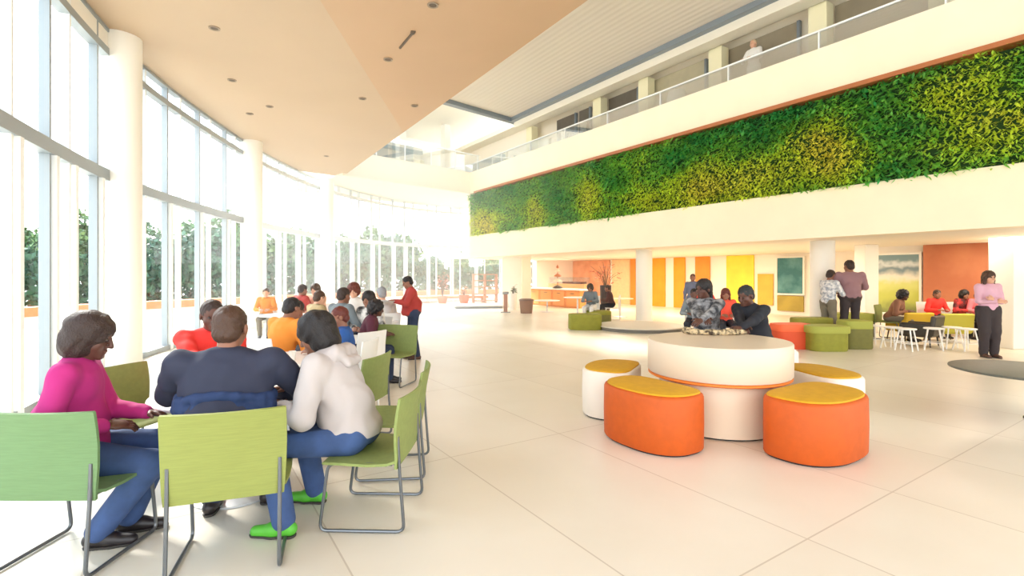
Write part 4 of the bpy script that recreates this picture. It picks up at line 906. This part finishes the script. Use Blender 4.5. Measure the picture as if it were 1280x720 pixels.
C_mauve = cl('mauve', (146, 112, 118)); C_lil = cl('lilac', (214, 170, 190)); C_dkt = cl('dark_trouser', (58, 50, 52)); C_brn = cl('brown', (134, 92, 70)); C_chk = cl('check', (150, 158, 170), nscale=18, col2=(226, 226, 226)); C_flr = cl('floral', (196, 54, 50), nscale=10, col2=(70, 30, 34)); C_pk = cl('pink', (226, 110, 120))
C_khk = cl('khaki', (120, 112, 96)); C_slt = cl('slate', (104, 112, 136))
S_bk = mat('shoe_black', (34, 28, 30), .4); S_gn = mat('shoe_green', (84, 176, 50), .5); S_br = mat('shoe_brown', (92, 62, 50), .5); S_wh = mat('shoe_white', (220, 220, 216), .5)
def D(dx_, dy_): return math.atan2(-dx_, dy_)
def W2L(loc, rz, p):                            # world point to a person's local frame
    c, s_ = math.cos(-rz), math.sin(-rz); x, y = p[0]-loc[0], p[1]-loc[1]; return (c*x-s_*y, s_*x+c*y, p[2])
HR = .0065
# person in magenta, left
loc = (-2.66, 2.98); rz = D(.90, .43)
person('person in a magenta top and jeans seated at the left, dark curly bob', loc, rz, SK_d, C_mag, C_jean, S_bk, H_dk, sit=.455, s=1.10, lean=.14, head=(0, .34), hair='bob', h=HR, belly=.1, eyes=True,
       hands=(W2L(loc, rz, (-2.36, 2.93, .72)), W2L(loc, rz, (-2.26, 3.14, .74))), feet=((.13, .20, 0, -.2), (-.02, .32, 0, -.1)), elbow=((.5, -.6, -.4), (-.4, -.6, -.5)), wide=1.05, legw=1.12)
# person in navy, back to us
loc = (-1.73, 3.02); rz = D(-.22, .97)
def navy_extra(S, J, HJ, s):
    S.cone(J(-.06, -.03, .475), J(.06, -.03, .475), .045*s, None, .03)
root, J, HJ, wr = person('broad person in a dark navy jacket seen from behind, short brown hair', loc, rz, SK_m, C_navy, C_jeand, S_bk, H_br, sit=.455, s=1.15, lean=.16, head=(-.05, .12), hair='short', h=HR, wide=1.35, belly=.15,
       hands=(W2L(loc, rz, (-1.62, 3.50, .78)), W2L(loc, rz, (-2.05, 3.45, .78))), elbow=((1.0, -.25, -.35), (-1.0, -.25, -.35)), feet=((.12, .52, 0, .1), (-.2, .42, 0)), extra=navy_extra, pad=.022)
S = SDF(.008); n = 22
def wp(a, z, k=1.0): return J(.185*1.2*math.cos(a), .150*math.sin(a)*k+.01, z)
for i in range(n):
    a0, a1 = 2*math.pi*i/n, 2*math.pi*(i+1)/n; S.cone(wp(a0, .265+.01*math.sin(3*a0)), wp(a1, .265+.01*math.sin(3*a1)), .030, None, .02); S.cone(wp(a0, .215), wp(a1, .215), .030, None, .02)
S.noise = (.004, 40); S.build('waist_jacket', C_navb, root)
# person in pale hooded jacket, right of the near table
loc = (-1.04, 3.36); rz = D(-.98, .16)
person('person in a pale grey hooded jacket and jeans with a black bob and green shoes', loc, rz, SK_m, C_grey, C_jean, S_gn, H_bk, sit=.455, s=1.12, lean=.38, head=(.10, .42), hair='bob', h=HR, pad=.026, hood=True, wide=1.08, belly=.08, eyes=True,
       hands=(W2L(loc, rz, (-1.52, 3.46, .80)), W2L(loc, rz, (-1.50, 3.26, .74))), elbow=((.5, -.4, -.7), (-.5, -.4, -.7)), feet=((.12, .36, 0, .05), (-.34, .30, 0, .12)), legw=1.1)
# person in red behind the table
loc = (-2.80, 4.66); rz = D(.62, -.78)
person('person in a red top facing us, mostly hidden behind the person in navy', loc, rz, SK_d, C_red, C_jeand, S_bk, H_dk, sit=.455, s=1.12, lean=.22, head=(.0, .25), hair='short', h=.008, wide=1.15,
       hands=(W2L(loc, rz, (-2.45, 4.05, .78)), W2L(loc, rz, (-2.25, 4.12, .78))), eyes=True)
# child in blue
loc = (-1.84, 5.62); rz = D(-.93, -.35)
person('child in a blue top with auburn hair seated behind the hooded person', loc, rz, SK_m, C_blue, C_blue, S_wh, H_rd, sit=.455, s=.95, lean=.10, head=(.15, .2), hair='short', h=.008, eyes=True,
       hands=(W2L(loc, rz, (-2.15, 5.55, .77)), W2L(loc, rz, (-2.12, 5.38, .77))))
# middle distance, seated
def crowd(px, Y, face_, label, sk, top, bot, hm, hair, s=1.0, lean=.2, head=(0, .2), chairm='white', sit=.455, wide=1.0, clabel=None, h=.010, belly=0., sleeve='long'):
    x, y = at(px, Y); rz = D(*face_)
    person(label, (x, y), rz, sk, top, bot, S_bk, hm, sit=sit, s=s, lean=lean, head=head, hair=hair, h=h, wide=wide, belly=belly, sleeve=sleeve, hands=((.12*s, .36*s, sit+.27*s), (-.12*s, .38*s, sit+.27*s)))
    if chairm: chair(x, y, rz, M_wch if chairm == 'white' else M_gr3, clabel, w=.24 if chairm == 'white' else .30)
crowd(345, 5.95, (.45, .9), 'person in an orange top and jeans seated with back to us by the second column', SK_m, C_or, C_jean, H_bk, 'short', 1.08, .32, (0, .3), wide=1.2, clabel='white chair under the person in the orange top', h=.009)
crowd(376, 6.9, (.2, -.9), 'person in a blue grey shirt beside the orange top', SK_m, C_gb, C_jean, H_dk, 'short', 1.0, .3, (0, .5), clabel='white chair under the person in blue grey')
crowd(388, 8.9, (.6, .7), 'person in a tan top with sandy hair in the far crowd', SK_l, C_tan, C_khk, H_br, 'short', 1.05, .25, wide=1.15, clabel='white chair under the person in tan')
crowd(422, 8.3, (.5, .8), 'person in a grey jacket with dark hair in the far crowd', SK_m, C_gj, C_jeand, H_dk, 'short', 1.12, .15, wide=1.1, clabel='white chair under the person in the grey jacket')
crowd(443, 10.2, (.1, -1), 'auburn haired person in the far crowd facing us', SK_l, C_wh, C_khk, H_rd, 'curly', 1.15, .05, clabel='white chair under the auburn haired person')
crowd(452, 7.4, (.9, .2), 'person in maroon leaning low at the crowded tables', SK_d, C_mar, C_jeand, H_bk, 'curly', .95, .35, clabel='white chair under the person in maroon')
crowd(466, 8.4, (-.2, -.9), 'black haired person in a black and white patterned top', SK_m, C_bw, C_blk, H_bk, 'bob', 1.05, .2, clabel='white chair under the black and white patterned top')
crowd(480, 9.6, (-.5, .8), 'grey haired person in white nearest the standing person with the tray', SK_l, C_wh, C_gj, mat('hair_grey', (150, 152, 156), .6), 'short', 1.1, .2, clabel='white chair under the grey haired person')
crowd(333, 13.0, (.3, -.9), 'person in amber seated farthest left in the far crowd', SK_l, C_or, C_khk, H_br, 'short', .95, .1, clabel='white chair under the person in amber')
crowd(374, 11.8, (.5, .8), 'person in red seated behind the orange top in the far crowd', SK_m, C_brick, C_jean, H_dk, 'short', 1.1, .1, clabel='white chair under the person in red in the far crowd')
crowd(397, 12.2, (-.2, -.9), 'person in peach pink in the far crowd', SK_l, cl('peach', (232, 180, 150)), C_wh, H_br, 'bob', 1.1, .1, clabel='white chair under the person in peach')
# standing person with tray
x, y = at(517, 9.55); rz = D(-.86, -.30); loc = (x, y)
root, J, HJ, wr = person('standing person in a brick red shirt and dark jeans holding a tray', loc, rz, SK_m, C_brick, C_jeand, S_br, H_bk, s=.94, lean=.13, head=(0, .45), hair='short', h=.008, wide=1.0, belly=.15, hands=((.10, .36, 1.10), (-.12, .36, 1.10)), feet=((.10, .02, 0), (-.09, -.06, 0)), eyes=True)
o = empty('serving_tray', (x+math.sin(-rz)*.46, y+math.cos(rz)*.46, 1.085), rz, 'pale tray held by the standing person in brick red', 'tray')
m = MB(); m.lathe([(.001, 0), (.15, 0), (.19, .022), (.185, .026), (.148, .008), (.001, .008)], n=28); m.build('plate', M_alu, o)
# people at the drum table
loc = (3.20, 6.52); rz = D(-.86, -.50)
person('person in a black jacket leaning on the drum table, cropped black hair', loc, rz, SK_d, C_blk, C_jeand, S_bk, mat('hair_cropped', (38, 42, 42), .7, bump=.6, bscale=120), sit=.635, s=1.06, lean=.42, head=(.0, .35), hair='short', h=.0075, wide=1.1, belly=.1,
       hands=(W2L(loc, rz, (2.78, 6.04, .955)), W2L(loc, rz, (2.66, 5.92, .955))), feet=((.1, .35, 0), (-.12, .28, 0)), elbow=((.5, -.5, -.3), (-.6, -.3, -.3)), eyes=True)
loc = (2.66, 6.86); rz = D(-.70, -.70)
person('black-haired person in a grey patterned top seated at the drum table', loc, rz, SK_d, C_pat, C_blk, S_bk, H_bk, sit=.655, s=1.06, lean=.15, head=(-.3, .1), hair='pony', h=.0075, wide=1.1,
       hands=(W2L(loc, rz, (2.42, 6.12, .955)), W2L(loc, rz, (2.20, 6.14, .955))), feet=((.1, .35, 0), (-.1, .3, 0)), eyes=True)
# right back
crowd(868, 11.6, (-.4, -.9), 'dark haired person in a dark top seated left of the drum table people', SK_d, C_gj, C_blk, H_bk, 'short', 1.0, .2, clabel='white chair under the dark topped person behind the drum table')
crowd(880, 13.0, (.3, -.9), 'person in coral red seated behind the black-haired person in grey', SK_m, C_red, C_blk, H_dk, 'short', 1.1, .1, clabel='white chair under the person in coral red')
crowd(906, 11.2, (-.2, -.9), 'person in bright red seen between the two people at the drum table', SK_m, cl('vermilion', (232, 84, 62)), C_blk, H_rd, 'long', 1.0, .1, clabel='white chair under the person in bright red')
x, y = at(866, 15.2); person('slim standing person in slate blue before the orange wall stripes', (x, y), D(-.3, -.9), SK_m, C_slt, C_slt, S_bk, H_dk, s=.96, hair='short', h=.011)
# standing in mauve
x, y = at(1063, 11.62); rz = D(.25, .95)
person('tall standing person in a mauve shirt beside the round column', (x, y), rz, SK_m, C_mauve, C_dkt, S_bk, H_dk, s=1.15, lean=.05, head=(.35, .15), hair='short', h=.010, wide=1.25, belly=.15, hands=((.16, .34, 1.22), (-.14, .34, 1.22)), elbow=((1, -.3, -.5), (-1, -.3, -.5)))
x, y = at(1035, 11.75); person('person in a pale checked shirt partly behind the mauve shirt', (x, y), D(.8, .3), SK_m, C_chk, C_khk, S_bk, H_dk, s=1.02, lean=.1, head=(0, .3), hair='short', h=.010, hands=((.12, .38, 1.15), (-.12, .38, 1.15)))
# standing person, arms folded
x, y = at(1235, 9.75); rz = D(-.15, -1)
person('standing person with folded arms in a lilac pink top and dark wide trousers', (x, y), rz, SK_l, C_lil, C_dkt, S_br, H_br, s=.99, lean=.0, head=(.1, .1), hair='long', h=.008, hands=((.0, .20, 1.09), (.02, .17, 1.13)), elbow=((.8, -.3, -.8), (-.8, -.3, -.8)), legw=1.3, feet=((.08, 0, 0), (-.08, .03, 0)), eyes=True, palms=((0, .9, .3), (0, .9, .3)))
crowd(1112, 12.4, (.6, -.7), 'person in brown with black hair bending forward before the landscape picture', SK_d, C_brn, C_khk, H_bk, 'curly', 1.0, .45, chairm=None, sit=.44, wide=1.2)
crowd(1166, 13.0, (-.1, -1), 'person in a red top seated before the rust brown panel', SK_m, C_red, C_blk, H_dk, 'short', .92, .25, clabel='white chair under the person in red before the rust panel')
crowd(1198, 12.85, (.1, -1), 'person in a dark red floral top before the rust brown panel', SK_m, C_flr, C_blk, H_bk, 'bob', .92, .25, clabel='white chair under the floral topped person')
crowd(1221, 12.6, (-.3, -1), 'person in pink seated left of the standing person with folded arms', SK_l, C_pk, C_blk, H_br, 'bob', .92, .2, clabel='white chair under the person in pink')
x, y = at(1112, 12.45); chair(x, y, D(.6, -.7), M_gr3, 'green chair under the person in brown', w=.30)
# far serving area
crowd(739, 16.8, (-.4, -.9), 'dark haired person in grey seated behind the small green ottoman', SK_m, C_gj, C_wh, H_dk, 'curly', 1.0, .2, clabel='white chair under the person in grey by the green ottoman', h=.012)
crowd(765, 17.6, (-.8, .2), 'person in dark brown seated beside the cream cafe table', SK_m, cl('darkbrown', (84, 54, 50)), C_blk, H_dk, 'short', .95, .25, clabel='white chair under the person in dark brown', h=.012)
# small cups on the near tables
for (x, y, lb) in ((-1.86, 3.62, 'white paper cup on the near table'), (-2.2, 5.05, 'white paper cup on the second table')):
    m = MB(); m.lathe([(.026, 0), (.034, .09), (.036, .092), (.032, .09), (.025, .008), (.001, .008)], n=20); tag(m.build('paper_cup', M_white, loc=(x, y, .741)), lb, 'cup')

x, y, z = B(12.1, on_wall(942, 12.1), 6.0); person('pale dressed person standing behind the upper gallery balustrade', (x, y, z), BROT+math.pi/2, SK_l, C_wh, C_wh, S_wh, mat('hair_sand', (196, 170, 140), .6), s=.92, hair='short', h=.011, hands=((.14, .3, 1.0), (-.14, .3, 1.0)))
